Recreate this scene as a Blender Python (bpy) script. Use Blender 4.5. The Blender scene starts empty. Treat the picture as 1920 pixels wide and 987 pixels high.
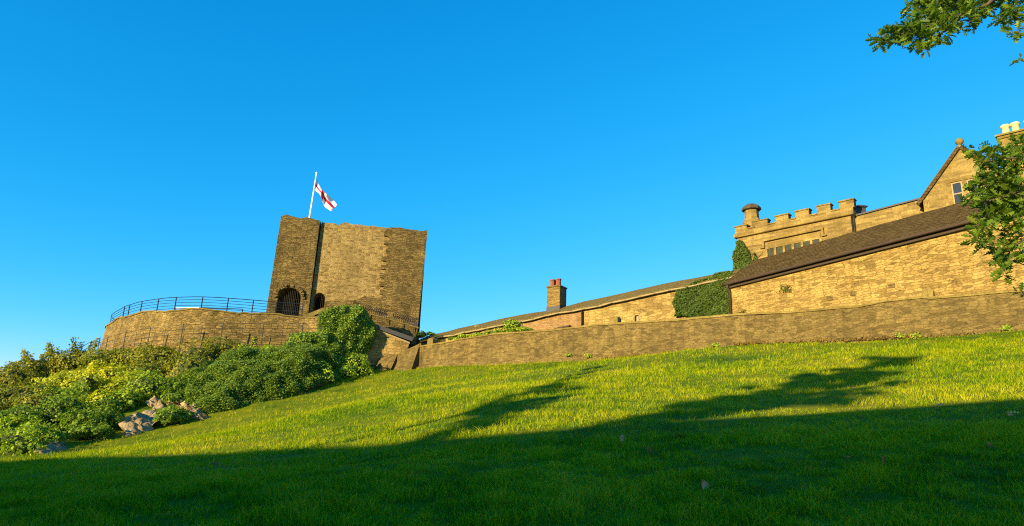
import bpy, bmesh, math, random
import numpy as np
from mathutils import Vector
R = math.radians
rng = np.random.default_rng(7)
random.seed(7)
SC = bpy.context.scene
COL = SC.collection

# ------------------------------------------------------------------ camera
F = 1280.0                       # focal length in photo pixels (1920 wide)
PITCH, ROLL = R(15.6), R(2.13)
f_ = np.array([0, math.cos(PITCH), math.sin(PITCH)])
u0 = np.array([0, -math.sin(PITCH), math.cos(PITCH)]); r0 = np.array([1.0, 0, 0])
r_ = math.cos(ROLL)*r0 + math.sin(ROLL)*u0
u_ = -math.sin(ROLL)*r0 + math.cos(ROLL)*u0
cd = bpy.data.cameras.new("camera"); cam = bpy.data.objects.new("camera", cd); COL.objects.link(cam)
from mathutils import Matrix
cam.matrix_world = Matrix(((r_[0], u_[0], -f_[0], 0), (r_[1], u_[1], -f_[1], 0), (r_[2], u_[2], -f_[2], 0), (0, 0, 0, 1)))
cd.sensor_width = 36; cd.lens = 36*F/1920; cd.clip_start = .05; cd.clip_end = 6000
SC.camera = cam

# ------------------------------------------------------------------ sun, sky, exposure
SUN_EL, SUN_AZ = 14.5, 44.0      # the sun stands behind the camera, SUN_AZ degrees to the left
S2 = np.array([-math.sin(R(SUN_AZ)), -math.cos(R(SUN_AZ))])        # horizontal direction towards the sun
TE = math.tan(R(SUN_EL))
sv = Vector((S2[0]*math.cos(R(SUN_EL)), S2[1]*math.cos(R(SUN_EL)), math.sin(R(SUN_EL))))
sd = bpy.data.lights.new("sun", 'SUN'); sun = bpy.data.objects.new("sun", sd); COL.objects.link(sun)
sd.energy = 5.0; sd.angle = R(.5); sd.color = (1.0, .77, .41)
sun.rotation_euler = sv.to_track_quat('Z', 'Y').to_euler(); sun.location = (-20, -30, 30)
W = bpy.data.worlds.new("World"); SC.world = W; W.use_nodes = True
wn = W.node_tree; bg = wn.nodes["Background"]
sky = wn.nodes.new("ShaderNodeTexSky"); sky.sky_type = 'NISHITA'; sky.sun_disc = False
sky.sun_elevation = R(SUN_EL); sky.sun_rotation = R(180+SUN_AZ); sky.air_density = 1.0; sky.altitude = 1800; sky.dust_density = 0.0; sky.ozone_density = 1.5
# the deep polarised blue of this sky: each channel of the sky's colour gets its own contrast
sep = wn.nodes.new("ShaderNodeSeparateColor"); com = wn.nodes.new("ShaderNodeCombineColor"); wn.links.new(sky.outputs[0], sep.inputs[0])
for i_, (pw, gain) in enumerate(((2.9, .058), (.79, 1.01), (.56, 1.98))):
    p1 = wn.nodes.new("ShaderNodeMath"); p1.operation = 'POWER'; p1.inputs[1].default_value = pw; wn.links.new(sep.outputs[i_], p1.inputs[0])
    p2 = wn.nodes.new("ShaderNodeMath"); p2.operation = 'MULTIPLY'; p2.inputs[1].default_value = gain; p2.use_clamp = False; wn.links.new(p1.outputs[0], p2.inputs[0])
    p3 = wn.nodes.new("ShaderNodeMath"); p3.operation = 'MINIMUM'; p3.inputs[1].default_value = 6.0; wn.links.new(p2.outputs[0], p3.inputs[0]); wn.links.new(p3.outputs[0], com.inputs[i_])
wn.links.new(com.outputs[0], bg.inputs[0]); bg.inputs[1].default_value = .115
SC.view_settings.view_transform = 'Standard'; SC.view_settings.look = 'None'; SC.view_settings.gamma = 1
SC.view_settings.use_curve_mapping = False; SC.view_settings.exposure = 1.17
try:
    SC.cycles.max_bounces = 6; SC.cycles.transparent_max_bounces = 4; SC.cycles.use_denoising = False; SC.cycles.pixel_filter_type = 'BLACKMAN_HARRIS'; SC.cycles.filter_width = 1.1
except Exception: pass

# ------------------------------------------------------------------ geometry of the view
def ray(px, py):
    return f_*F + r_*(px-960) - u_*(py-493.5)
def P(px, py, Y):                # the point at forward distance Y seen at a photo pixel
    d = ray(px, py); return d*(Y/d[1])
def PZ(px, py, z):               # ... at height z
    d = ray(px, py); return d*(z/d[2])
class Plane:                     # a vertical wall plane through two plan points
    def __init__(s, a, b):
        s.a = np.array(a[:2], float); b = np.array(b[:2], float)
        s.t = (b-s.a)/np.linalg.norm(b-s.a); s.n = np.array([s.t[1], -s.t[0]])
        if np.dot(s.n, -s.a) < 0: s.n = -s.n
    def back(s, d):              # parallel plane d metres farther from the camera
        q = Plane(s.a, s.a+s.t); q.a = s.a - s.n*d; q.n = s.n; return q
    def at(s, px, py):
        d = ray(px, py); k = np.dot(s.a, s.n)/np.dot(d[:2], s.n); return d*k
    def sz(s, px, py):
        p = s.at(px, py); return (float(np.dot(p[:2]-s.a, s.t)), float(p[2]))
    def w(s, sv_, z, off=0.0):
        q = s.a + s.t*sv_ + s.n*off; return (q[0], q[1], z)

# ------------------------------------------------------------------ mesh helpers
class MB:
    def __init__(s): s.v = []; s.f = []; s.uv = None
    def poly(s, pts):
        k = len(s.v); s.v += [tuple(map(float, p)) for p in pts]; s.f.append(tuple(range(k, k+len(pts))))
    def prism(s, bot, top):      # two matching loops
        n = len(bot); k = len(s.v)
        s.v += [tuple(map(float, p)) for p in bot] + [tuple(map(float, p)) for p in top]
        s.f.append(tuple(k+i for i in range(n))[::-1]); s.f.append(tuple(k+n+i for i in range(n)))
        for i in range(n):
            j = (i+1) % n; s.f.append((k+i, k+j, k+n+j, k+n+i))
    def slab(s, pl, sz, front, back):   # an outline in a wall plane, given thickness along its normal
        s.prism([pl.w(a, z, back) for a, z in sz], [pl.w(a, z, front) for a, z in sz])
    def tube(s, pts, rad, n=6, cap=True):
        pts = [np.array(p, float) for p in pts]; m = len(pts)
        rr = rad if hasattr(rad, '__len__') else [rad]*m
        k = len(s.v)
        for i, p in enumerate(pts):
            d = pts[min(i+1, m-1)] - pts[max(i-1, 0)]; d /= np.linalg.norm(d)+1e-9
            a = np.cross(d, [0, 0, 1.0]); 
            if np.linalg.norm(a) < .05: a = np.cross(d, [1.0, 0, 0])
            a /= np.linalg.norm(a); b = np.cross(d, a)
            for j in range(n):
                w = 2*math.pi*j/n; s.v.append(tuple(p + rr[i]*(math.cos(w)*a + math.sin(w)*b)))
        for i in range(m-1):
            for j in range(n):
                j2 = (j+1) % n; s.f.append((k+i*n+j, k+i*n+j2, k+(i+1)*n+j2, k+(i+1)*n+j))
        if cap:
            s.f.append(tuple(k+j for j in range(n))[::-1]); s.f.append(tuple(k+(m-1)*n+j for j in range(n)))
    def lathe(s, c, prof, n=16, sq=None):
        k = len(s.v)
        for r, z in prof:
            for j in range(n):
                w = 2*math.pi*(j+.5)/n; s.v.append((c[0]+r*math.cos(w), c[1]+r*math.sin(w), c[2]+z))
        for i in range(len(prof)-1):
            for j in range(n):
                j2 = (j+1) % n; s.f.append((k+i*n+j, k+i*n+j2, k+(i+1)*n+j2, k+(i+1)*n+j))
        s.f.append(tuple(k+j for j in range(n))[::-1]); m = len(prof)-1; s.f.append(tuple(k+m*n+j for j in range(n)))
    def build(s, name, mat, parent=None, smooth=False, uv=None, bevel=0):
        me = bpy.data.meshes.new(name); me.from_pydata(s.v, [], s.f); me.validate()
        if uv is None: auto_uv(me)
        else:
            l = me.uv_layers.new(name="UVMap"); a = np.array([uv[i] for i in (x.vertex_index for x in me.loops)], 'f'); l.data.foreach_set("uv", a.ravel())
        o = bpy.data.objects.new(name, me); COL.objects.link(o); me.materials.append(mat)
        if smooth:
            me.polygons.foreach_set("use_smooth", [True]*len(me.polygons))
        if parent: o.parent = parent
        if bevel:
            md = o.modifiers.new("b", 'BEVEL'); md.width = bevel; md.segments = 2; md.limit_method = 'ANGLE'
        return o
def fix_normals(me):
    bm = bmesh.new(); bm.from_mesh(me); bmesh.ops.recalc_face_normals(bm, faces=bm.faces); bm.to_mesh(me); bm.free()
def auto_uv(me):
    fix_normals(me)
    l = me.uv_layers.new(name="UVMap"); uvs = np.zeros((len(me.loops), 2), 'f')
    for p in me.polygons:
        n = p.normal
        t = Vector((-n.y, n.x, 0))
        if t.length < .15: t = Vector((1, 0, 0)); b = Vector((0, 1, 0))
        else: t.normalize(); b = n.cross(t)
        for li in p.loop_indices:
            co = me.vertices[me.loops[li].vertex_index].co; uvs[li] = (co.dot(t), co.dot(b))
    l.data.foreach_set("uv", uvs.ravel())
def np_mesh(name, v, quads, mat, parent=None, attrs=None, smooth=False, nper=4):
    me = bpy.data.meshes.new(name); nv = len(v); nf = len(quads)
    me.vertices.add(nv); me.vertices.foreach_set("co", np.ascontiguousarray(v, 'f').ravel())
    me.loops.add(nf*nper); me.loops.foreach_set("vertex_index", np.ascontiguousarray(quads, 'i').ravel())
    me.polygons.add(nf); me.polygons.foreach_set("loop_start", np.arange(0, nf*nper, nper, dtype='i'))
    if smooth: me.polygons.foreach_set("use_smooth", np.ones(nf, bool))
    me.update(calc_edges=True)
    for k, (dom, val) in (attrs or {}).items():
        a = me.attributes.new(k, 'FLOAT', dom); a.data.foreach_set("value", np.ascontiguousarray(val, 'f'))
    o = bpy.data.objects.new(name, me); COL.objects.link(o); me.materials.append(mat)
    if parent: o.parent = parent
    return o
def tag(o, label=None, cat=None, group=None, kind=None):
    if label: o["label"] = label
    if cat: o["category"] = cat
    if group: o["group"] = group
    if kind: o["kind"] = kind
    return o
def thing(name, label, cat, loc=(0, 0, 0), group=None):
    o = bpy.data.objects.new(name, None); COL.objects.link(o); o.empty_display_size = .3
    return tag(o, label, cat, group)
def sines(seed, n=7, k=1.0):     # a cheap smooth noise in 3D
    g = np.random.default_rng(seed); K = g.normal(size=(n, 3))*k; ph = g.uniform(0, 6.28, n); am = 1/np.maximum(.6, np.linalg.norm(K, axis=1)/k)
    am /= np.sqrt((am**2).sum()/2)
    return lambda p: (np.sin(np.asarray(p) @ K.T + ph)*am).sum(-1)

# ------------------------------------------------------------------ materials
class NT:
    def __init__(s, name):
        s.m = bpy.data.materials.new(name); s.m.use_nodes = True; s.t = s.m.node_tree; s.t.nodes.clear()
        s.out = s.t.nodes.new("ShaderNodeOutputMaterial")
    def n(s, ty, props=None, **ins):
        nd = s.t.nodes.new("ShaderNode"+ty)
        for k, v in (props or {}).items(): setattr(nd, k, v)
        for k, v in ins.items():
            key = int(k[1:]) if k[0] == 'i' and k[1:].isdigit() else k.replace('_', ' ')
            s.set(nd.inputs[key], v)
        return nd
    def set(s, sock, v):
        if hasattr(v, 'outputs'): v = v.outputs[0]
        if isinstance(v, bpy.types.NodeSocket): s.t.links.new(v, sock)
        else: sock.default_value = (*v, 1) if hasattr(v, '__len__') and len(v) == 3 and sock.type == 'RGBA' else v
    def ramp(s, fac, stops, interp='LINEAR'):
        nd = s.t.nodes.new("ShaderNodeValToRGB"); s.set(nd.inputs[0], fac); cr = nd.color_ramp; cr.interpolation = interp
        while len(cr.elements) < len(stops): cr.elements.new(.5)
        for e, (p, c) in zip(cr.elements, stops):
            e.position = p; e.color = (*c, 1) if hasattr(c, '__len__') else (c, c, c, 1)
        return nd
    def mix(s, fac, a, b, mode='MIX'):
        nd = s.t.nodes.new("ShaderNodeMix"); nd.data_type = 'RGBA'; nd.blend_type = mode
        s.set(nd.inputs[0], fac); s.set(nd.inputs[6], a); s.set(nd.inputs[7], b); return nd.outputs[2]
    def math(s, op, a, b=0.0, c=0.0):
        nd = s.t.nodes.new("ShaderNodeMath"); nd.operation = op; s.set(nd.inputs[0], a); s.set(nd.inputs[1], b); s.set(nd.inputs[2], c); return nd.outputs[0]
    def noise(s, vec, scale, detail=4, rough=.55, **k):
        return s.n("TexNoise", k or None, Vector=vec, Scale=scale, Detail=detail, Roughness=rough)
    def mapv(s, vec, sc): return s.n("Mapping", None, Vector=vec, Scale=sc)
    def finish(s, col, rough=.9, bump=None, bstr=.5, bdist=.05, spec=.2, metal=0, **k):
        b = s.n("BsdfPrincipled", None, Base_Color=col, Roughness=rough, Metallic=metal)
        b.inputs["Specular IOR Level"].default_value = spec
        if bump is not None:
            bn = s.n("Bump", None, Height=bump, Strength=bstr, Distance=bdist); s.t.links.new(bn.outputs[0], b.inputs["Normal"])
        s.t.links.new(b.outputs[0], s.out.inputs[0]); return s.m
def plain(name, col, rough=.6, metal=0, var=.25, scale=6, spec=.3):
    q = NT(name); tc = q.n("TexCoord"); nz = q.noise(tc.outputs["Object"], scale, 5)
    c = q.mix(nz, [x*(1-var) for x in col], [min(1, x*(1+var)) for x in col])
    return q.finish(c, rough, nz, .25, .01, spec, metal)
def stone(name, cols, mortar, sx=2.4, sz=5.0, style='rubble', stain=(.10, .085, .06), stain_amt=.5, joint=.06, bump=.8, moss=0.0, rnd=.8, seed=0.0, cont=1.0, pits=.25):
    q = NT(name); tc = q.n("TexCoord"); uv = tc.outputs["UV"]; ob = tc.outputs["Object"]
    wv = q.n("TexNoise", {'noise_dimensions': '2D'}, Vector=uv, Scale=1.7, Detail=3.0)
    wo = q.n("VectorMath", {'operation': 'MULTIPLY_ADD'}); q.set(wo.inputs[0], wv.outputs["Color"]); wo.inputs[1].default_value = (.16, .10, 0); q.set(wo.inputs[2], uv)
    mp = q.n("Mapping", None, Vector=wo.outputs[0], Scale=(sx, sz, 1), Location=(seed, seed*.7, 0))
    if style == 'rubble':
        v1 = q.n("TexVoronoi", {'voronoi_dimensions': '2D', 'feature': 'F1'}, Vector=mp, Scale=1.0, Randomness=rnd)
        v2 = q.n("TexVoronoi", {'voronoi_dimensions': '2D', 'feature': 'DISTANCE_TO_EDGE'}, Vector=mp, Scale=1.0, Randomness=rnd)
        sep = q.n("SeparateColor", None, Color=v1.outputs["Color"]); r1, r2 = sep.outputs[0], sep.outputs[1]
        edge = q.ramp(v2.outputs["Distance"], [(0, 0), (joint*1.2, 1)])
        edge = edge.outputs[0]
    else:
        br = q.n("TexBrick", {'offset': .5, 'squash': 1.3, 'squash_frequency': 3}, Vector=mp, Color1=(0, 0, 0), Color2=(1, 1, 1), Mortar=(.5, .5, .5), Scale=1.0, Mortar_Size=joint*.4, Mortar_Smooth=.3, Bias=0.0, Brick_Width=1.0, Row_Height=.5)
        r1 = br.outputs["Color"]; r2 = q.noise(mp, .9, 1).outputs["Fac"]
        edge = q.math('SUBTRACT', 1.0, br.outputs["Fac"])
    n = len(cols); c = q.ramp(r1, [(i/(n-1), cc) for i, cc in enumerate(cols)]).outputs[0]
    fine = q.noise(ob, 14, 6, .7).outputs["Fac"]; mid = q.noise(ob, 2.3, 8, .7).outputs["Fac"]; big = q.noise(q.mapv(ob, (1, 1, .55)), .55, 9, .68).outputs["Fac"]
    c = q.mix(q.ramp(r2, [(0, .0), (1, .45)]).outputs[0], c, [x*1.35 for x in cols[-1]])
    c = q.mix(1.0, c, q.ramp(r1, [(0, .72), (.5, 1.0), (1, 1.22)]).outputs[0], 'MULTIPLY'); c = q.mix(1.0, c, q.ramp(fine, [(.3, .55), (.72, 1.38)]).outputs[0], 'MULTIPLY')
    c = q.mix(q.math('SUBTRACT', 1.0, edge), c, mortar)
    c = q.mix(q.math('MULTIPLY', q.ramp(big, [(.36, 0), (.70, 1)]).outputs[0], stain_amt), c, stain)
    c = q.mix(q.math('MULTIPLY', q.ramp(mid, [(.42, 0), (.80, 1)]).outputs[0], stain_amt*.7), c, [x*.75 for x in stain])
    strk = q.ramp(q.noise(q.mapv(ob, (1.7, 1.7, .16)), 1.0, 5, .65).outputs["Fac"], [(.40, 1.12), (.75, .80)]).outputs[0]; c = q.mix(1.0, c, strk, 'MULTIPLY')
    wash = q.ramp(q.noise(ob, .9, 7, .75).outputs["Fac"], [(.30, .80), (.50, 1.04), (.68, 1.28)]).outputs[0]; c = q.mix(1.0, c, wash, 'MULTIPLY')
    pit = q.ramp(q.noise(q.mapv(ob, (1, 1, 1.7)), 4.6, 3, .5).outputs["Fac"], [(.66, 0), (.72, 1)]).outputs[0]
    c = q.mix(q.math('MULTIPLY', pit, pits), c, [x*.35 for x in stain])
    pit2 = q.ramp(q.noise(q.mapv(ob, (1, 1, 1.5)), 9.5, 2, .5).outputs["Fac"], [(.64, 0), (.70, 1)]).outputs[0]
    c = q.mix(q.math('MULTIPLY', pit2, min(.8, pits*1.8)), c, [x*.3 for x in stain])
    lite = q.ramp(q.noise(q.mapv(uv, (1.5, 5, 1)), 3.1, 4, .6).outputs["Fac"], [(.60, 0), (.72, .55)]).outputs[0]
    c = q.mix(lite, c, [min(.7, x*1.5) for x in cols[-1]])
    if moss:
        gm = q.ramp(q.noise(q.mapv(ob, (1, 1, 1.4)), 1.1, 6, .7).outputs["Fac"], [(.55, 0), (.68, moss)]).outputs[0]
        c = q.mix(gm, c, (.10, .085, .018))
    h = q.math('ADD', q.math('MULTIPLY', edge, .55), q.math('ADD', q.math('MULTIPLY', r1, .35), q.math('MULTIPLY', fine, .35)))
    h = q.math('SUBTRACT', h, q.math('MULTIPLY', pit, .8))
    return q.finish(c, .93, h, bump, .07, .15)
M = {}
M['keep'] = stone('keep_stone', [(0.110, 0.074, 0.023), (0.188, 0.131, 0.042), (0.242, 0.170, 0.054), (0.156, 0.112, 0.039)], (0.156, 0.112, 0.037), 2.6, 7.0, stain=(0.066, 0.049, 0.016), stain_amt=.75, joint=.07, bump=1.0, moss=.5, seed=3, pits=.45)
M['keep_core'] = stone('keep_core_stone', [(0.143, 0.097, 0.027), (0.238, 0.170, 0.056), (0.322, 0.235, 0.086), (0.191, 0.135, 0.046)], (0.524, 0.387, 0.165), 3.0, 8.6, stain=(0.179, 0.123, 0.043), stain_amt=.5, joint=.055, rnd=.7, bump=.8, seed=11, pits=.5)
M['terrace'] = stone('terrace_stone', [(0.145, 0.103, 0.034), (0.215, 0.152, 0.051), (0.269, 0.191, 0.062), (0.183, 0.132, 0.044)], (0.168, 0.120, 0.041), 2.9, 6.0, stain=(0.085, 0.062, 0.016), stain_amt=.55, bump=.9, moss=.45, seed=5)
M['retain'] = stone('retaining_stone', [(0.109, 0.077, 0.025), (0.159, 0.112, 0.036), (0.191, 0.138, 0.044), (0.140, 0.100, 0.033)], (0.165, 0.121, 0.039), 3.1, 9.0, stain=(0.076, 0.060, 0.021), stain_amt=.72, joint=.05, bump=.7, moss=.12, seed=8)
M['gold'] = stone('golden_rubble', [(0.212, 0.141, 0.041), (0.305, 0.207, 0.059), (0.383, 0.269, 0.082), (0.262, 0.177, 0.050)], (0.297, 0.209, 0.065), 2.5, 8.5, stain=(0.184, 0.119, 0.030), stain_amt=.45, joint=.07, bump=.8, seed=2, pits=.4)
M['low'] = stone('low_building_rubble', [(0.215, 0.147, 0.045), (0.300, 0.213, 0.064), (0.372, 0.265, 0.085), (0.243, 0.165, 0.051)], (0.286, 0.205, 0.066), 1.9, 5.4, stain=(0.193, 0.126, 0.037), stain_amt=.45, seed=6)
M['brick'] = stone('old_red_brick', [(0.220, 0.123, 0.053), (0.290, 0.158, 0.065), (0.330, 0.207, 0.088)], (0.280, 0.197, 0.088), 4.0, 11., style='ashlar', stain=(0.240, 0.158, 0.059), stain_amt=.5, joint=.12, seed=1)
M['ashlar'] = stone('ashlar_stone', [(0.177, 0.122, 0.039), (0.203, 0.143, 0.045), (0.222, 0.158, 0.050)], (0.151, 0.106, 0.034), 1.3, 4.2, style='ashlar', stain=(0.157, 0.113, 0.033), stain_amt=.4, joint=.025, bump=.35, seed=4, pits=.1)
M['trim'] = stone('moulded_stone', [(0.218, 0.150, 0.044), (0.250, 0.175, 0.053)], (0.194, 0.135, 0.040), .8, 1.5, style='ashlar', stain=(0.121, 0.091, 0.021), stain_amt=.5, joint=.02, bump=.3, seed=9, pits=.1)
M['coping'] = stone('coping_stone', [(0.179, 0.129, 0.039), (0.217, 0.159, 0.050)], (0.155, 0.115, 0.035), .9, 1.2, style='ashlar', stain=(0.124, 0.100, 0.019), stain_amt=.7, joint=.03, bump=.4, moss=.5, seed=12)
M['sooty'] = plain('sooty_stone', (.07, .055, .03), .95, 0, .5, 5)
M['chim'] = stone('chimney_brick', [(0.143, 0.096, 0.030), (0.200, 0.132, 0.040), (0.236, 0.160, 0.049)], (0.143, 0.099, 0.034), 2.6, 8.0, style='ashlar', stain=(0.086, 0.059, 0.017), stain_amt=.4, joint=.07, seed=13)
def slate(name, c1, c2, sx, sy, moss=0):
    q = NT(name); tc = q.n("TexCoord"); mp = q.n("Mapping", None, Vector=tc.outputs["UV"], Scale=(sx, sy, 1))
    br = q.n("TexBrick", {'offset': .5}, Vector=mp, Color1=c1, Color2=c2, Mortar=[x*.3 for x in c1], Scale=1.0, Mortar_Size=.03, Mortar_Smooth=.2, Brick_Width=.7, Row_Height=.5)
    nz = q.noise(tc.outputs["Object"], 9, 6, .7).outputs["Fac"]; b2 = q.noise(tc.outputs["Object"], 1.2, 4).outputs["Fac"]
    c = q.mix(1.0, br.outputs["Color"], q.ramp(nz, [(.3, .5), (.7, 1.4)]).outputs[0], 'MULTIPLY')
    if moss: c = q.mix(q.ramp(b2, [(.42, 0), (.6, moss)]).outputs[0], c, (.13, .105, .03))
    h = q.math('ADD', q.math('MULTIPLY', br.outputs["Fac"], -.8), q.math('MULTIPLY', nz, .6))
    return q.finish(c, .9, h, .8, .05, .06)
M['slate'] = slate('stone_slates', (.062, .042, .013), (.115, .078, .026), 3.0, 3.4)
M['slate_moss'] = slate('mossy_slates', (.135, .10, .034), (.20, .15, .048), 2.2, 3.0, .8)
M['lead'] = plain('dark_lead', (.05, .05, .052), .6)
M['iron'] = plain('black_iron', (.012, .012, .014), .5, 0, .3)
M['blue_iron'] = plain('blue_grey_iron', (.012, .018, .03), .45, 0, .3)
M['gutter'] = plain('brown_gutter', (.05, .033, .02), .5)
M['gutter_pale'] = plain('pale_fascia', (.30, .235, .12), .8, 0, .35)
M['pole'] = plain('white_paint', (.78, .78, .76), .4, 0, .06)
M['pot_red'] = plain('red_clay', (.22, .075, .032), .8)
M['pot_cream'] = plain('cream_clay', (.66, .50, .22), .7, 0, .2)
M['dark_wood'] = plain('dark_wood', (.05, .035, .022), .8)
M['frame'] = plain('cream_frame', (.30, .21, .09), .6, 0, .1)
M['void'] = plain('dark_opening', (.010, .008, .006), .9)  # near-black colour stands in for the shade inside the slit window
q = NT('window_glass'); M['glass'] = q.finish((.02, .025, .03), .08, None, spec=.6)
q = NT('leaded_glass'); tc = q.n("TexCoord"); mp = q.n("Mapping", None, Vector=tc.outputs["UV"], Scale=(9, 9, 1), Rotation=(0, 0, R(45)))
br = q.n("TexBrick", {'offset': 0.0}, Vector=mp, Color1=(.02, .025, .012), Color2=(.05, .055, .025), Mortar=(.01, .01, .01), Scale=1.0, Mortar_Size=.06, Brick_Width=1.0, Row_Height=1.0)
M['leaded'] = q.finish(br.outputs["Color"], .5, br.outputs["Fac"], .3, .01, .15)
q = NT('limestone_rock'); tc = q.n("TexCoord"); nz = q.noise(tc.outputs["Object"], 2.6, 8, .7).outputs["Fac"]; vz = q.n("TexVoronoi", {'feature': 'DISTANCE_TO_EDGE'}, Vector=tc.outputs["Object"], Scale=2.2)
c = q.ramp(nz, [(.3, (.15, .11, .055)), (.5, (.34, .26, .14)), (.7, (.50, .40, .24))]).outputs[0]
c = q.mix(q.ramp(vz.outputs[0], [(0, .8), (.05, 0)]).outputs[0], c, (.15, .11, .05))
M['rock'] = q.finish(c, .9, q.math('ADD', nz, q.math('MULTIPLY', vz.outputs[0], .6)), 1.0, .15)
def leafmat(name, stops, trans=.35, rough=.55, ns=.35):
    q = NT(name); at = q.n("Attribute", {'attribute_name': 'rnd'}); tc = q.n("TexCoord")
    nz = q.noise(tc.outputs["Object"], ns, 3).outputs["Fac"]
    fac = q.math('ADD', q.math('MULTIPLY', at.outputs["Fac"], .7), q.math('MULTIPLY', q.math('SUBTRACT', nz, .35), .8))
    c = q.ramp(fac, stops).outputs[0]
    p = q.n("BsdfPrincipled", None, Base_Color=c, Roughness=rough); p.inputs["Specular IOR Level"].default_value = .25
    t = q.n("BsdfTranslucent", None, Color=q.mix(1.0, c, (1.5, 1.5, .5), 'MULTIPLY'))
    mx = q.n("MixShader", None, i0=trans); q.t.links.new(p.outputs[0], mx.inputs[1]); q.t.links.new(t.outputs[0], mx.inputs[2])
    q.t.links.new(mx.outputs[0], q.out.inputs[0]); return q.m
M['leaf_dark'] = leafmat('dark_leaves', [(0, (0.077, 0.135, 0.013)), (.5, (0.154, 0.264, 0.019)), (1, (0.294, 0.383, 0.028))])
M['leaf_mid'] = leafmat('green_leaves', [(0, (0.120, 0.202, 0.018)), (.5, (0.263, 0.391, 0.024)), (1, (0.491, 0.554, 0.033))])
M['leaf_yellow'] = leafmat('yellow_green_leaves', [(0, (0.219, 0.274, 0.016)), (.5, (0.439, 0.471, 0.021)), (1, (0.724, 0.636, 0.026))])
M['leaf_olive'] = leafmat('olive_brown_leaves', [(0, (0.065, 0.105, 0.012)), (.45, (0.172, 0.217, 0.017)), (.8, (0.345, 0.304, 0.027)), (1, (0.604, 0.529, 0.071))])
M['leaf_ivy'] = leafmat('ivy_leaves', [(0, (0.080, 0.146, 0.014)), (.5, (0.164, 0.264, 0.021)), (1, (0.290, 0.376, 0.031))], .2)
M['leaf_wall'] = leafmat('wall_ivy_leaves', [(0, (.020, .046, .004)), (.5, (.050, .095, .008)), (1, (.10, .14, .014))], .2)
M['leaf_dry'] = leafmat('dry_weeds', [(0, (.12, .065, .016)), (.5, (.20, .125, .03)), (1, (.19, .19, .03))], .2)
M['leaf_oak'] = leafmat('oak_leaves', [(0, (0.040, 0.086, 0.010)), (.5, (0.097, 0.173, 0.015)), (.85, (0.182, 0.269, 0.022)), (1, (0.273, 0.236, 0.032))], .4, .45)
M['bark'] = plain('bark', (.085, .06, .038), .95, 0, .5, 9)
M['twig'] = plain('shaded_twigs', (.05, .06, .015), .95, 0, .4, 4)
M['dead_leaf'] = plain('dry_leaf', (.50, .14, .035), .8, 0, .5, 20)
M['dead_leaf_pale'] = plain('pale_dry_leaf', (.70, .24, .09), .8, 0, .4, 20)
M['dead_leaf_gold'] = plain('gold_leaf', (.72, .36, .05), .8, 0, .4, 20)
def grassmat(name, blade):
    q = NT(name); tc = q.n("TexCoord"); ob = tc.outputs["Object"]
    b1 = q.noise(ob, .22, 5, .65).outputs["Fac"]; b2 = q.noise(ob, 1.5, 4, .6).outputs["Fac"]
    if blade: rn = q.n("Attribute", {'attribute_name': 'rnd'}).outputs["Fac"]
    else: rn = q.noise(ob, 18, 4, .8).outputs["Fac"]
    fac = q.math('ADD', q.math('MULTIPLY', rn, .50), q.math('ADD', q.math('MULTIPLY_ADD', b1, 1.0, -.225), q.math('MULTIPLY', q.math('SUBTRACT', b2, .54), .85)))
    c = q.ramp(fac, [(.08, (.020, .075, .002)), (.32, (.125, .255, .002)), (.58, (.33, .375, .003)), (.92, (.52, .45, .03))]).outputs[0]
    worn = q.ramp(q.noise(ob, .42, 6, .7).outputs["Fac"], [(.64, 0), (.72, .75)]).outputs[0]; c = q.mix(worn, c, (.42, .31, .07))
    if not blade:
        c = q.mix(.6, c, (.03, .035, .004)); return q.finish(c, .95, rn, .8, .05, .1)
    p = q.n("BsdfPrincipled", None, Base_Color=c, Roughness=.5); p.inputs["Specular IOR Level"].default_value = .07
    t = q.n("BsdfTranslucent", None, Color=q.mix(1.0, c, (1.4, 1.4, .5), 'MULTIPLY'))
    mx = q.n("MixShader", None, i0=.35); q.t.links.new(p.outputs[0], mx.inputs[1]); q.t.links.new(t.outputs[0], mx.inputs[2])
    q.t.links.new(mx.outputs[0], q.out.inputs[0]); return q.m
M['ground'] = grassmat('turf_ground', False); M['grass'] = grassmat('grass_blades', True)
q = NT('saint_george_cross'); tc = q.n("TexCoord"); sp = q.n("SeparateXYZ", None, Vector=tc.outputs["UV"])
a = q.math('LESS_THAN', q.math('ABSOLUTE', q.math('SUBTRACT', sp.outputs[0], .5)), .062); b = q.math('LESS_THAN', q.math('ABSOLUTE', q.math('SUBTRACT', sp.outputs[1], .5)), .115)
c = q.mix(q.math('MAXIMUM', a, b), (.80, .78, .78), (.50, .012, .05))
p = q.n("BsdfPrincipled", None, Base_Color=c, Roughness=.8); t = q.n("BsdfTranslucent", None, Color=c); mx = q.n("MixShader", None, i0=.3)
q.t.links.new(p.outputs[0], mx.inputs[1]); q.t.links.new(t.outputs[0], mx.inputs[2]); q.t.links.new(mx.outputs[0], q.out.inputs[0]); M['flag'] = q.m

# ------------------------------------------------------------------ planes of the place
a_ = P(1925, 548, 25.0); ZT = a_[2]; b_ = PZ(790, 650, ZT)
RW = Plane(a_, b_)                                         # retaining wall above the lawn
MW = Plane(P(1835, 500, 27.4), P(1370, 530, 38.0))         # golden wing
LB = Plane(P(1370, 530, 39.6), P(790, 640, 53.0))          # long low building
TW = Plane(P(1600, 400, 37.2), P(1380, 440, 42.2))         # battlemented tower
KP = Plane(P(500, 590, 50.8), P(783, 610, 52.6))           # keep
GP = Plane(P(600, 640, 46.6), P(770, 640, 47.6))           # little gable wall beside the ivy
WP = Plane(P(690, 600, 48.6), P(780, 620, 49.4))           # parapet with the spiked railing

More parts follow.
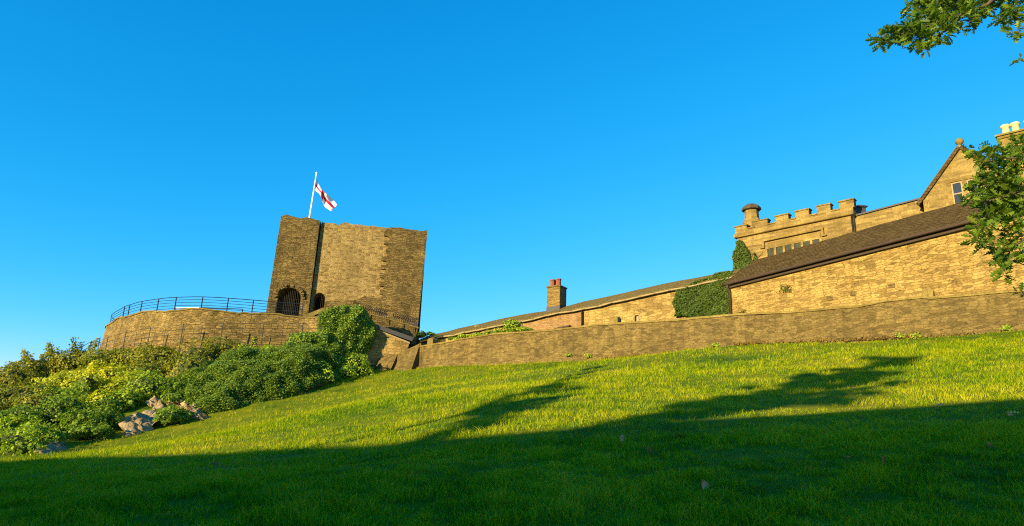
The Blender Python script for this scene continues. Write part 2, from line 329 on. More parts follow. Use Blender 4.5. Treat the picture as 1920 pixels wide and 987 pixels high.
# ------------------------------------------------------------------ terrain
rw_base = [(690, 697), (740, 692), (786, 690), (869, 684), (927, 684), (1020, 681), (1120, 676), (1242, 664), (1384, 648), (1520, 643), (1622, 639), (1697, 636), (1828, 629), (1925, 621)]
ctrl = [tuple(RW.at(*p)) for p in rw_base]
ctrl += [tuple(RW.w(RW.sz(1925, 620)[0]-d, RW.at(1925, 621)[2]+.05*d)) for d in (5, 12, 25)]
for p in [(960, 987, 5.5), (960, 900, 7.0), (960, 850, 9), (960, 800, 12), (960, 760, 16), (960, 720, 23.5), (1920, 987, 5.5), (1920, 830, 8.8), (1920, 750, 12.5), (1920, 690, 17), (1920, 650, 21.5),
          (1450, 987, 5.5), (1450, 880, 7.5), (1450, 780, 12.5), (1450, 710, 19), (0, 987, 5.8), (0, 920, 9.5), (0, 885, 15.5), (0, 862, 25), (480, 987, 5.6), (480, 900, 9), (480, 850, 14.5), (480, 800, 23), (700, 750, 25),
          (110, 846, 28), (220, 826, 30.5), (300, 806, 32), (380, 788, 33.5), (480, 762, 36), (600, 722, 41), (650, 706, 44),
          (0, 800, 31), (110, 780, 34), (220, 765, 35.5), (300, 745, 36.5), (0, 735, 40), (110, 705, 44.5), (186, 668, 50.5), (256, 665, 47), (328, 663, 45.2), (447, 664, 44.5), (553, 660, 44.8), (610, 665, 45.2), (420, 715, 40), (540, 695, 42)]:
    ctrl.append(tuple(P(*p)))
ctrl += [(0, 0, -1.6), (6, 0, -1.4), (-8, 0, -1.75), (0, -12, -2.6), (15, 2, -.4), (18, -12, -1.6), (-20, -12, -2.8), (-30, 10, -2.6), (-45, 30, -4), (-35, 62, 1.5), (-60, 60, -3), (-10, 75, 5), (25, 70, 5.5), (45, 45, 6), (50, 20, 5), (35, 12, 4.2), (30, 0, 2), (0, -35, -4), (-40, -25, -5), (40, -30, -2)]
C = np.array(ctrl)
def tps_fit(C, lam=.02):
    d = np.linalg.norm(C[:, None, :2]-C[None, :, :2], axis=2); K = np.where(d > 0, d*d*np.log(d+1e-9), 0)/100 + lam*np.eye(len(C))
    A = np.c_[np.ones(len(C)), C[:, :2]]; n = len(C)
    Mx = np.block([[K, A], [A.T, np.zeros((3, 3))]]); return np.linalg.solve(Mx, np.r_[C[:, 2], 0, 0, 0])
TPS = tps_fit(C); bumps = sines(21, 9, .9)
def zt(x, y):
    x = np.atleast_1d(np.asarray(x, float)); y = np.atleast_1d(np.asarray(y, float)); out = np.empty(len(x))
    for i in range(0, len(x), 40000):
        xx, yy = x[i:i+40000], y[i:i+40000]
        d = np.sqrt((xx[:, None]-C[None, :, 0])**2 + (yy[:, None]-C[None, :, 1])**2)
        z = (np.where(d > 0, d*d*np.log(d+1e-9), 0)/100) @ TPS[:len(C)] + TPS[-3] + TPS[-2]*xx + TPS[-1]*yy
        rr = np.sqrt(xx**2 + (yy-20)**2); k = np.clip((rr-52)/40, 0, 1); k = k*k*(3-2*k)
        z = z*(1-k) + k*(-6 - 4*np.clip((rr-90)/300, 0, 1))
        z = z + .025*bumps(np.c_[xx, yy, 0*xx])*(rr < 90)
        out[i:i+40000] = z
    return out
def ground(px, py, y0=3.0, y1=70.0):        # where the line of sight at a pixel meets the terrain
    Y = np.arange(y0, y1, .1); d = ray(px, py); pts = d[None]*(Y/d[1])[:, None]
    h = pts[:, 2]-zt(pts[:, 0], pts[:, 1]); i = np.argmax(h < 0) if (h < 0).any() else len(Y)-1
    return pts[i]
inner = np.arange(-62, 62.01, .62); outx = np.array([70, 82, 100, 130, 180, 260, 400, 700, 1300, 2500.])
gx = np.r_[-outx[::-1], inner, outx]; gy = np.r_[-outx[::-1], np.arange(-62, 82.01, .62), outx+20]
X, Y_ = np.meshgrid(gx, gy); V = np.c_[X.ravel(), Y_.ravel(), zt(X.ravel(), Y_.ravel())]
nx, ny = len(gx), len(gy); ii = (np.arange(ny-1)[:, None]*nx + np.arange(nx-1)[None]).ravel()
tag(np_mesh("ground", V, np.c_[ii, ii+1, ii+1+nx, ii+nx], M['ground'], smooth=True), "grassy castle hillside rising from the lawn to the walls", "hillside", kind="structure")

# ------------------------------------------------------------------ retaining wall
def jit(sz, amp, step=.35, seed=0):           # roughens an outline's edge from the first to the last point
    g = np.random.default_rng(seed); out = []
    for (a, z), (b, w) in zip(sz[:-1], sz[1:]):
        n = max(1, int(abs(b-a)/step)); out += [(a+(b-a)*i/n, z+(w-z)*i/n + (g.normal()*amp if i else g.normal()*amp*.5)) for i in range(n)]
    return out + [sz[-1]]
t = thing("retaining_wall", "long low grey-brown stone retaining wall along the top of the lawn", "wall")
top = [RW.sz(*p) for p in [(780, 653), (791, 651), (854, 640), (927, 628), (1025, 622), (1120, 611), (1270, 602), (1384, 592), (1520, 585), (1609, 577), (1662, 566), (1735, 559), (1742, 562), (1828, 555), (1894, 549), (1925, 547)]]
bot = [RW.sz(*p) for p in rw_base[2:]]
top.append((top[-1][0]-20, top[-1][1]+.8)); bot.append((bot[-1][0]-20, bot[-1][1]+1.5))
mb = MB(); tj = jit(top, .012, .8, 1)
bb = [(a, z-.5) for a, z in bot]
mb.slab(RW, tj + bb[::-1], 0, -.6); mb.build("wall", M['retain'], t)
mb = MB()                                      # projecting footing course
fo = [(a, z+.14) for a, z in bot]; mb.slab(RW, jit(fo, .05, .7, 4) + bb[::-1], .10, -.02); mb.build("footing", M['retain'], t)
mb = MB(); co = jit(top, .01, .9, 2); mb.slab(RW, [(a, z+.10) for a, z in co] + [(a, z+.002) for a, z in co[::-1]], .05, -.66); mb.build("coping", M['coping'], t)
for px, py in [(1152, 605), (1740, 557)]:      # round topped stones that stand on the wall
    a, z = RW.sz(px, py); mb = MB(); mb.slab(RW, [(a-.20, z-.05), (a-.21, z+.24), (a-.13, z+.34), (a+.08, z+.35), (a+.2, z+.24), (a+.21, z-.05)], .02, -.4); mb.build("cap_stone", M['coping'], t, bevel=.03)
mb = MB(); a, z = RW.sz(806, 648); mb.slab(RW, [(a-.27, z-.2), (a-.27, z+.40), (a-.1, z+.48), (a+.1, z+.48), (a+.25, z+.42), (a+.27, z-.2)], .03, -.55); mb.build("end_stone", M['coping'], t, bevel=.04)
# wing with two raking buttresses at the far end
wt = [RW.sz(*p) for p in [(690, 676), (720, 671), (750, 663), (790, 643)]]; wb = [RW.sz(*p) for p in [(690, 705), (740, 700), (790, 697)]]
mb = MB(); mb.slab(RW, jit(wt, .02, .5, 6) + wb[::-1], .02, -.55); mb.build("wing_wall", M['retain'], t)
for (xl, yl, xr, yr, yb) in [(752, 664, 788, 644, 694), (697, 676, 746, 664, 697)]:
    (al, zl), (ar, zr) = RW.sz(xl, yl), RW.sz(xr, yr); zb = RW.sz(xr, yb)[1]-.4
    mb = MB(); mb.prism([RW.w(al, zl, .021), RW.w(al, zb, .021), RW.w(al, zb, .75)], [RW.w(ar, zr, .021), RW.w(ar, zb, .021), RW.w(ar, zb, .75)])
    mb.build("buttress", M['retain'], t)
# terrace of soil behind the wall
mb = MB(); s0, s1 = top[-1][0]-6, RW.sz(700, 660)[0]
mb.prism([RW.w(s0, -1, -.58), RW.w(s1, -1, -.58), RW.w(s1, -1, -4.0), RW.w(s1-8, -1, -16), RW.w(s0, -1, -16)], [RW.w(s0, ZT-.1, -.58), RW.w(s1, ZT-.55, -.58), RW.w(s1, ZT-.3, -4.0), RW.w(s1-8, ZT+.2, -16), RW.w(s0, ZT+.3, -16)])
tag(mb.build("terrace_ground", M['ground']), kind="structure")

# ------------------------------------------------------------------ curved terrace wall below the keep
zc = P(373, 583, 45.0)[2]
tp = [(201, 619), (217, 602), (236, 595), (256, 590), (294, 585), (328, 583), (373, 582.5), (423, 585), (471, 588.5), (514, 592), (572, 596), (598, 596)]
pl = [PZ(x, y, zc)[:2] for x, y in tp]
e = pl[0]-pl[1]; e /= np.linalg.norm(e); pl = [pl[0]+np.array([4.5, 8.]), pl[0]+np.array([1.1, 4.2])] + pl
pl += [pl[-1]+np.array([.45, .25]), pl[-1]+np.array([.7, .9]), pl[-1]+np.array([.75, 3.5])]
def smooth_path(p, n=6):
    p = [np.array(q) for q in p]; out = []
    for i in range(len(p)-1):
        a, b, c, d = p[max(i-1, 0)], p[i], p[i+1], p[min(i+2, len(p)-1)]
        for k in range(n):
            u = k/n; out.append(.5*((2*b) + (-a+c)*u + (2*a-5*b+4*c-d)*u*u + (-a+3*b-3*c+d)*u**3))
    return out + [p[-1]]
path = smooth_path(pl, 6)
def inset(path, d):
    out = []
    for i, p in enumerate(path):
        tt = path[min(i+1, len(path)-1)]-path[max(i-1, 0)]; tt = tt/np.linalg.norm(tt); out.append(p + np.array([-tt[1], tt[0]])*d)
    return out
t = thing("terrace_wall", "curved weathered stone terrace wall in front of the castle keep", "wall")
arc = np.r_[0, np.cumsum([np.linalg.norm(path[i+1]-path[i]) for i in range(len(path)-1)])]
mb = MB(); uv = []; g = np.random.default_rng(3)
ztop = [zc + .06*math.sin(s*1.3) + g.normal()*.02 for s in arc]; inn = inset(path, .7); bat = inset(path, -.22)
for p, s in zip(bat, arc): mb.v.append((p[0], p[1], zc-3.6)); uv.append((s, -3.6))
for p, s, z in zip(path, arc, ztop): mb.v.append((p[0], p[1], z)); uv.append((s, 0))
for p, s, z in zip(inn, arc, ztop): mb.v.append((p[0], p[1], z)); uv.append((s, .7))
n = len(path)
for i in range(n-1): mb.f += [(i, i+1, n+i+1, n+i), (n+i, n+i+1, 2*n+i+1, 2*n+i)]
mb.build("wall", M['terrace'], t, uv=uv)
mb = MB(); uv = []
o1, o2 = inset(path, -.06), inset(path, .5)
for L, dz in ((o1, .003), (o1, .10), (o2, .10), (o2, .003)):
    for p, s, z in zip(L, arc, ztop): mb.v.append((p[0], p[1], z+dz)); uv.append((s, dz+L[0][0]*0))
for i in range(n-1):
    for k in range(3): mb.f.append((k*n+i, k*n+i+1, (k+1)*n+i+1, (k+1)*n+i))
mb.build("coping", M['coping'], t, uv=uv)
# terrace floor rising to the keep
kb = [KP.at(495, 590), KP.at(790, 612)]
fl = [(p[0], p[1], zc-.06) for p in inset(path, .45)]
cxy = np.mean([[*kb[0][:2]], [*kb[1][:2]]], axis=0)
mb = MB(); cc = (cxy[0]-1, cxy[1]+2, zc+1.5); k = len(fl); mb.v = fl + [cc]
mb.f = [(i, i+1, k) for i in range(k-1)] + [(k-1, 0, k)]
tag(mb.build("terrace_paving", M['ground']), kind="structure")

# railing along the terrace wall
def railing(name, label, pts, hgt, nr, rpost, rrail, mat, fr=None, cat="railing"):
    t = thing(name, label, cat)
    for p, z in pts:
        mb = MB(); mb.tube([(p[0], p[1], z-.1), (p[0], p[1], z+hgt+.04)], rpost, 6); mb.build("post", mat, t)
    return t
rp = inset(path, .22); posts = []
def path_at_px(px):
    best = min(range(len(rp)), key=lambda i: abs(project((rp[i][0], rp[i][1], zc))[0]-px) + (0 if i > 8 else 999)); return best
def project(p):
    p = np.array(p); k = p@f_; return (960 + F*(p@r_)/k, 493.5 - F*(p@u_)/k)
zr = zc+.1
idx = [2, 5, 9] + [path_at_px(px) for px in (228, 240, 262, 290, 328, 373, 423, 471, 515, 568)]
idx = sorted(set(idx))
t = thing("terrace_railing", "blue-black metal railing with five rails on the curved terrace wall", "railing")
for i in idx:
    mb = MB(); p = rp[i]; mb.tube([(p[0], p[1], zr-.05), (p[0], p[1], zr+.90)], .036, 6); mb.build("post", M['blue_iron'], t)
for k, h in enumerate((.10, .30, .50, .69, .88)):
    mb = MB(); mb.tube([(p[0], p[1], zr+h) for p in rp[:idx[-1]+1]], .026 if k == 4 else .017, 5); mb.build("rail", M['blue_iron'], t)
# pale handrail on the terrace behind it
t = thing("terrace_handrail", "low pale handrail standing on the terrace behind the blue railing", "handrail")
a, b = P(330, 578, 49.0), P(374, 577, 48.6); mb = MB(); mb.tube([a, b], .03, 6); mb.build("rail", M['pole'], t)
a2, b2 = P(376, 577, 48.5), P(455, 580, 48.8); mb = MB(); mb.tube([a2, b2], .03, 6); mb.build("rail", M['blue_iron'], t)
for q_ in (a, b, b2):
    mb = MB(); mb.tube([(q_[0], q_[1], zc-.1), tuple(q_)], .035, 6); mb.build("post", M['blue_iron'], t)
# post and wire fence at the foot of the terrace wall
lp = inset(path, -1.15); t = thing("wire_fence", "thin dark post and wire fence below the curved terrace wall", "fence")
lz = lambda p: float(zt(p[0], p[1])[0])
la = np.r_[0, np.cumsum([np.linalg.norm(lp[i+1]-lp[i]) for i in range(len(lp)-1)])]
def along(s):
    i = int(np.clip(np.searchsorted(la, s)-1, 0, len(la)-2)); u = (s-la[i])/(la[i+1]-la[i]); return lp[i]*(1-u)+lp[i+1]*u
zf = zc-1.55
S = np.arange(.3, la[-1]-4.2, 1.25); fz = lambda p: zf - .08*max(0, -14-p[0])
for k, s in enumerate(S):
    p = along(s); big = k % 2 == 0; mb = MB(); z1 = fz(p)+(1.02 if big else .8)
    mb.tube([(p[0], p[1], min(lz(p), zf)-.3), (p[0], p[1], z1)], .034 if big else .020, 5); mb.build("post", M['iron'], t)
for h in (.92, .62, .32):
    mb = MB(); mb.tube([(along(s)[0], along(s)[1], fz(along(s))+h) for s in S], .011, 4); mb.build("wire", M['iron'], t)
t = thing("slope_fence", "short dark railing going down the skyline left of the terrace wall", "railing")
fp = [P(184, 652, 52.2), P(167, 659, 51.7), P(150, 668, 51.2), P(132, 680, 50.8)]
for p in fp:
    mb = MB(); mb.tube([(p[0], p[1], p[2]-.9), (p[0], p[1], p[2]+.78)], .036, 5); mb.build("post", M['blue_iron'], t)
for h in (.35, .72):
    mb = MB(); mb.tube([(p[0], p[1], p[2]+h) for p in fp], .018, 4); mb.build("rail", M['blue_iron'], t)

# ------------------------------------------------------------------ keep
t = thing("castle_keep", "square roofless medieval stone castle keep on top of the mound", "castle keep")
def arch(l, r, y0, y1, k=9):     # opening outline, from bottom left over the arch to bottom right, in (s,z) from pixels
    return l, r, y0, y1
def opening(pl, xl, xr, yt, yb):
    (a, zb), (b, _) = pl.sz(xl, yb), pl.sz(xr, yb); zt_ = pl.sz((xl+xr)/2, yt)[1]
    m = (a+b)/2; w = abs(b-a)/2; sgn = 1 if b > a else -1; hz = min(w, (zt_-zb)*.45); zs = zt_-hz
    return m, w, zs, hz, zb
def opening_outline(m, w, zs, hz, zlow, n=12, grow=0):
    L = [(m-w-grow, zlow)] + [(m-(w+grow)*math.cos(math.pi*i/n), zs+(hz+grow)*math.sin(math.pi*i/n)) for i in range(n+1)] + [(m+w+grow, zlow)]
    return L
def kslab(pxs_top, pxl, pxr, front, back, mat, name, hole=None, amp=.10, seed=0, zlow=None, pl=KP, teeth=False):
    tp_ = [pl.sz(*p) for p in pxs_top]; zl = zlow
    a, b = pl.sz(*pxl)[0], pl.sz(*pxr)[0]
    outline = jit(tp_, amp, .35, seed)
    outline = outline + [(b, zl)]
    if hole is not None:
        h = hole if hole[0][0] > hole[-1][0] else hole[::-1]
        if a > b: h = h[::-1]
        outline += [(s, zl if i in (0, len(h)-1) else z) for i, (s, z) in enumerate(h)]
    if teeth:
        zz_ = np.arange(zl, tp_[0][1]-.2, .34); g_ = np.random.default_rng(seed+50); sg_ = 1 if b < a else -1
        for k_, z_ in enumerate(zz_[:-1]):
            o_2 = g_.uniform(.12, .5)*sg_*(k_ % 2) + a + (tp_[0][0]-a)*(z_-zl)/(tp_[0][1]-zl); outline += [(o_2, z_+.004), (o_2, zz_[k_+1])]
    else: outline += [(a, zl)]
    mb = MB(); mb.slab(pl, outline, front, back); return mb.build(name, mat, t)
zl = zc-.6
KF = KP.back(-.27)                # the left turret's face stands proud
hg = opening(KF, 517, 561, 539, 586); hd = opening(KP, 585, 607, 549, 584)
gate_o = opening_outline(*hg[:4], hg[4]); door_o = opening_outline(*hd[:4], hd[4])
KFz = [KF.sz(*p) for p in [(527, 405), (540, 404), (565, 408), (590, 411), (600, 413)]]
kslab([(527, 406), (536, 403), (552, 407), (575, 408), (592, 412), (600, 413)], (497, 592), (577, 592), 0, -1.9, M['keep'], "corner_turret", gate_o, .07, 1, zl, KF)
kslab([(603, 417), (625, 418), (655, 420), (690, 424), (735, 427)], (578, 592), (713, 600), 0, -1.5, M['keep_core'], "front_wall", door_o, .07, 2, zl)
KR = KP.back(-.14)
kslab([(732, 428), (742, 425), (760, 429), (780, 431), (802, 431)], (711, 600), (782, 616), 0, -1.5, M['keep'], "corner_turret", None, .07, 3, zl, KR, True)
# darker base course under the recessed wall, left open round the door
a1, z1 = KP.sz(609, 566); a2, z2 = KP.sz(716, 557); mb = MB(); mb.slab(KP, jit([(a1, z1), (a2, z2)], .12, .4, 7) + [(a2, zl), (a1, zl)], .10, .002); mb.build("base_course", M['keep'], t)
# side and back walls; added slab blocks sky light so the gateway stays dark
sA, sB = KP.sz(527, 405)[0], KP.sz(802, 431)[0]; sA2, sB2 = KP.sz(499, 588)[0], KP.sz(782, 614)[0]; zk = KP.sz(700, 424)[1]
for nm, (x0, x1) in (("side_wall", (sA+.02, sA+1.6)), ("side_wall", (sB-1.6, sB-.02))):
    mb = MB(); mb.slab(KP, jit([(x0, zk), (x1, zk)], .08, .4, 9) + [(x1, zl), (x0, zl)], -1.55 if x0 > 4 else -1.25, -10.2); mb.build(nm, M['keep'], t)
mb = MB(); mb.slab(KP, jit([(sA, zk-.3), (sB, zk-.1)], .08, .4, 10) + [(sB, zl), (sA, zl)], -10.21, -11.6); mb.build("rear_wall", M['keep'], t)
mb = MB(); zfl = hg[2]+hg[3]+1.6; mb.slab(KP, [(sA+1.62, zfl), (sB-1.62, zfl), (sB-1.62, zfl+.2), (sA+1.62, zfl+.2)], -1.92, -10.19); mb.build("light_block_slab", M['dark_wood'], t)
def grille(pl, o, name, d, nb):
    m, w, zs, hz, zb = o; g = thing_part(name, t)
    for i in range(nb):
        x = m - w + 2*w*(i+.5)/nb; zt_ = zs + hz*math.sqrt(max(0, 1-((x-m)/w)**2)); mb = MB(); mb.tube([pl.w(x, zb-.2, -d), pl.w(x, zt_+.03, -d)], .012, 5); mb.build("bar", M['iron_bar'], g)
    for z in (zb+.25, zs):
        mb = MB(); mb.tube([pl.w(m-w-.02, z, -d-.03), pl.w(m+w+.02, z, -d-.03)], .02, 5); mb.build("bar", M['iron_bar'], g)
def thing_part(name, par):
    o = bpy.data.objects.new(name, None); COL.objects.link(o); o.parent = par; return o
M['iron_bar'] = plain('weathered_iron', (.018, .016, .013), .6)
grille(KF, hg, "gateway_grille", .28, 13); grille(KP, hd, "doorway_grille", .25, 7)
# broken ring of stones over the gate
mb = MB(); m, w, zs, hz, zb = hg; g = np.random.default_rng(5)
for i in range(17):
    a = math.pi*(i+.5)/17 + g.normal()*.02; r1 = 1.05+g.uniform(0, .06); r2 = r1+.22+g.uniform(-.05, .1); da = math.pi/17*.40
    L = [(m-w*r*math.cos(b), zs+(hz+(r-1)*w)*math.sin(b)) for r, b in ((r1, a-da), (r2, a-da), (r2, a+da), (r1, a+da))]
    mb.slab(KF, L, .05+g.uniform(0, .16), .001)
mb.build("arch_stones", M['keep'], t)
# stone parapet climbing beside the gate
t2 = thing("stair_parapet", "short sloping stone parapet slab right of the keep gate", "parapet")
SP = Plane(P(570, 590, 49.0), P(620, 590, 49.4)); mb = MB(); mb.slab(SP, [SP.sz(*p) for p in [(574, 596), (576, 589), (606, 577), (612, 582), (590, 591), (588, 598)]], 0, -.9); mb.build("slab", M['coping'], t2)
mb = MB(); mb.slab(SP, [SP.sz(*p) for p in [(590, 592), (612, 583), (616, 600), (588, 600)]], -.1, -.8); mb.build("wall", M['terrace'], t2)

# flagpole and flag
FP = KP.back(1.2); tpl, bpl = FP.at(593.5, 326), FP.at(579.5, 414)
o = MB(); o.tube([(bpl[0]*1, bpl[1], bpl[2]-1.2), bpl, tpl], [.085, .08, .05], 10); fo_ = o.build("flagpole", M['pole'], smooth=True); tag(fo_, "tall white flagpole rising behind the keep's left turret", "flagpole")
mb = MB(); mb.lathe(tpl, [(.02, -.02), (.09, .03), (.1, .08), (.05, .14), (.01, .16)], 10); mb.build("finial", M['pole'], fo_, smooth=True)
top_e = [(593.3, 337), (597, 345), (602.6, 354), (611, 363), (621, 371), (632, 384)]; bot_e = [(590, 356), (594, 360), (600, 366), (605, 380), (610, 389), (622, 397)]
def lerp_path(L, u):
    x = u*(len(L)-1); i = min(int(x), len(L)-2); w = x-i
    a, b, c, d = [np.array(L[j], float) for j in (max(i-1, 0), i, i+1, min(i+2, len(L)-1))]
    return .5*((2*b) + (-a+c)*w + (2*a-5*b+4*c-d)*w*w + (-a+3*b-3*c+d)*w**3)
mb = MB(); uv = []; nu, nv = 28, 14
for j in range(nv+1):
    for i in range(nu+1):
        u, v = i/nu, j/nv; p = lerp_path(top_e, u)*(1-v)+lerp_path(bot_e, u)*v
        off = .28*math.sin(u*9+v*2.2)*u**.6 + .12*math.sin(u*17-v*5)*u
        mb.v.append(tuple(FP.back(off).at(*p))); uv.append((u, v))
for j in range(nv):
    for i in range(nu): k = j*(nu+1)+i; mb.f.append((k, k+1, k+nu+2, k+nu+1))
fl_ = mb.build("flag", M['flag'], uv=uv, smooth=True); tag(fl_, "white flag with a red cross drooping from the flagpole", "flag")
md = fl_.modifiers.new("s", 'SOLIDIFY'); md.thickness = .006

# ------------------------------------------------------------------ parapet with spiked railing, sloping coping and small gable
t = thing("sloping_parapet", "shaded stone parapet sloping down below the keep's right corner", "wall")
o_ = [WP.sz(*p) for p in [(664, 582), (700, 592), (740, 603), (784, 616), (777, 636), (700, 612), (664, 600)]]
mb = MB(); mb.slab(WP, o_, 0, -.5); mb.build("wall", M['keep'], t)
mb = MB(); c_ = [WP.sz(*p) for p in [(664, 580), (700, 590), (740, 601), (785, 614.5)]]; mb.slab(WP, c_ + [(a, z-.07) for a, z in c_[::-1]], .06, -.52); mb.build("coping", M['coping'], t)
t = thing("spiked_railing", "black railing of bent spiked bars above the sloping parapet", "railing")
(sa, za), (sb, zb) = WP.sz(662, 581), WP.sz(781, 613.5)
for k, x in enumerate(np.linspace(664, 781, 34)):
    if 727 < x < 736: continue
    u = (x-662)/119; s, z = sa+(sb-sa)*u, za+(zb-za)*u; d = .17*(1 if sb > sa else -1)
    mb = MB(); mb.tube([WP.w(s, z, -.2), WP.w(s, z+.34, -.2), WP.w(s-d*.5, z+.44, -.14), WP.w(s-d*.55, z+.52, -.12), WP.w(s+d*.25, z+.68, -.2)], [.038, .038, .036, .032, .014], 5); mb.build("bar", M['iron'], t)
for h in (.04, .30):
    for u0_, u1_ in ((.0, .54), (.63, 1.0)):
        mb = MB(); mb.tube([WP.w(sa+(sb-sa)*u0_, za+(zb-za)*u0_+h, -.2), WP.w(sa+(sb-sa)*u1_, za+(zb-za)*u1_+h, -.2)], .018, 5); mb.build("rail", M['iron'], t)
for u in (.28, .57, .8, .98):
    mb = MB(); s, z = sa+(sb-sa)*u, za+(zb-za)*u; mb.tube([WP.w(s, z+.1, .03), WP.w(s, z-.4, .03)], .02, 5); mb.build("stay", M['iron'], t)
t = thing("gable_outhouse", "small sunlit stone gable beside the big ivy with a dark sloping roof edge", "outbuilding")
mb = MB(); mb.slab(GP, [GP.sz(*p) for p in [(640, 604), (688, 610), (707, 620), (768, 642), (762, 662), (700, 685), (640, 690)]], 0, -1.6); mb.build("wall", M['low'], t)
mb = MB(); r1 = [GP.sz(*p) for p in [(640, 596), (689, 604), (724, 616), (776, 634)]]; r2 = [GP.sz(*p) for p in [(640, 603), (688, 610), (722, 623), (772, 641)]]
mb.slab(GP, r1 + r2[::-1], .22, -1.9); mb.build("roof", M['lead'], t)
mb = MB(); r3 = [GP.sz(*p) for p in [(690, 612.5), (722, 625), (768, 643)]]; mb.slab(GP, [(a, z+.04) for a, z in r3] + [(a, z-.08) for a, z in r3[::-1]], .06, .003); mb.build("verge_trim", M['gutter_pale'], t)

# ------------------------------------------------------------------ long low building
t = thing("low_building", "long low lean-to stone building with a mossy roof behind the retaining wall", "building")
ev = [LB.sz(*p) for p in [(780, 641), (811, 634), (879, 621), (949, 608), (981, 602), (1039, 588), (1120, 574), (1185, 558), (1270, 540), (1380, 517)]]
zlow = ZT-.6
def wallpart(x0, x1, mat, name):
    e_ = [p for p in ev]; s0, s1 = LB.sz(x0, 600)[0], LB.sz(x1, 600)[0]
    f = lambda s: float(np.interp(s, *zip(*sorted(e_))))
    ss = np.linspace(s0, s1, 8); mb = MB(); mb.slab(LB, [(s, f(s)-.03) for s in ss] + [(s1, zlow), (s0, zlow)], 0, -3.2); return mb.build(name, mat, t)
wallpart(1093.5, 1380, M['low'], "wall"); wallpart(980, 1092.5, M['brick'], "brick_wall"); wallpart(780, 979, M['low'], "wall")
LR = LB.back(1.5); rg = [LR.at(*p) for p in [(770, 640), (791, 633), (879, 611.5), (961, 593.5), (1025, 583), (1100, 564.5), (1242, 533), (1372, 508), (1400, 501)]]
evw = [LB.w(s, z, .22) for s, z in ev]
mb = MB(); k = len(evw); rgs = [np.array([np.interp(i/(k-1)*(len(rg)-1), range(len(rg)), [r[j] for r in rg]) for j in range(3)]) for i in range(k)]
# match ridge points to the eave by distance along the wall
rs = sorted([(float(np.dot(r[:2]-LB.a, LB.t)), r[2]) for r in rg])
zr_ = lambda s: float(np.interp(s, [q_[0] for q_ in rs], [q_[1] for q_ in rs]))
ee = np.linspace(ev[0][0], ev[-1][0], 26); fe = lambda s: float(np.interp(s, *zip(*sorted(ev)))); g = np.random.default_rng(8)
A = [LB.w(s, fe(s)+g.normal()*.02, .22) for s in ee]; B = [LB.w(s, zr_(s)+g.normal()*.012, -1.5) for s in ee]; D = [LB.w(s, fe(s)-.4, -3.6) for s in ee]
for i in range(25):
    for q4 in ((A[i], A[i+1], B[i+1], B[i]), (B[i], B[i+1], D[i+1], D[i])):
        lo = [(p[0], p[1], p[2]-.10) for p in q4]; mb.prism(lo, q4)
mb.build("roof", M['slate_moss'], t)
mb = MB(); g = np.random.default_rng(18)
for i in range(25):
    a, b = A[i], A[i+1]; mb.tube([(a[0], a[1], a[2]-.12), (b[0], b[1], b[2]-.12+g.normal()*.015)], .055, 6)
mb.build("gutter", M['gutter_pale'], t, smooth=True)
a, z = LB.sz(1093, 584); mb = MB(); mb.tube([LB.w(a, z, .16), LB.w(a, z-.15, .16), LB.w(a, z-.25, .09), LB.w(a, zlow, .09)], .07, 8); mb.build("drainpipe", M['iron'], t, smooth=True)
w1 = [LB.sz(*p) for p in [(1190, 605), (1190, 592), (1197, 591), (1197, 605)]]; mb = MB(); mb.slab(LB, w1, .02, .002); wdw = mb.build("slit_window", M['void'], t)
w2 = [LB.sz(*p) for p in [(1194, 605), (1194, 594), (1198, 593), (1198, 605)]]; mb = MB(); mb.slab(LB, w2, .05, .021); mb.build("frame", M['gutter_pale'], wdw)
bx = [LB.sz(*p) for p in [(1043, 616.5), (1071, 611), (1071, 613.5), (1043, 619)]]; mb = MB(); mb.slab(LB, bx, .3, .002); mb.build("sill", M['dark_wood'], t)
vt = LB.sz(885, 612); mb = MB(); mb.slab(LB, [(vt[0]-.25, vt[1]-.3), (vt[0]-.25, vt[1]+.12), (vt[0]+.25, vt[1]+.2), (vt[0]+.25, vt[1]-.25)], -.6, -1.1); mb.build("roof_vent", M['coping'], t)
# its chimney
CH = LB.back(.75); ch = thing_part("chimney", t)
(c0, zb0), (c1, _) = CH.sz(1025, 590), CH.sz(1049, 590); zt0 = CH.sz(1026, 540)[1]; zf0 = CH.sz(1025, 576)[1]
dp = .95
mb = MB(); mb.slab(CH, [(c0, zb0-.4), (c1, zb0-.4), (c1, zt0), (c0, zt0)], 0, -dp); mb.build("stack", M['chim'], ch)
sg = .05*(1 if c1 > c0 else -1)
mb = MB(); mb.slab(CH, [(c0-sg, zt0+.002), (c1+sg, zt0+.002), (c1+sg, zt0+.10), (c0-sg, zt0+.10)], .06, -dp-.06); mb.build("cap", M['chim'], ch)
mb = MB(); mb.slab(CH, [(c0-sg*.4, zb0-.3), (c1+sg*.4, zb0-.3), (c1+sg*.4, zf0), (c0-sg*.4, zf0)], .03, -dp-.03); mb.build("lead_flashing", M['lead'], ch)
mm = (c0+c1)/2; wd = abs(c1-c0)
for ds, off in ((-.23, -.25), (.23, -.28), (.1, -.7)):
    mb = MB(); c = CH.w(mm+ds*wd*1.05, zt0+.10, off); mb.lathe(c, [(.22, 0), (.2, .05), (.185, .42), (.22, .44), (.22, .52), (.17, .53), (.16, .45)], 8); mb.build("chimney_pot", M['pot_red'], ch)

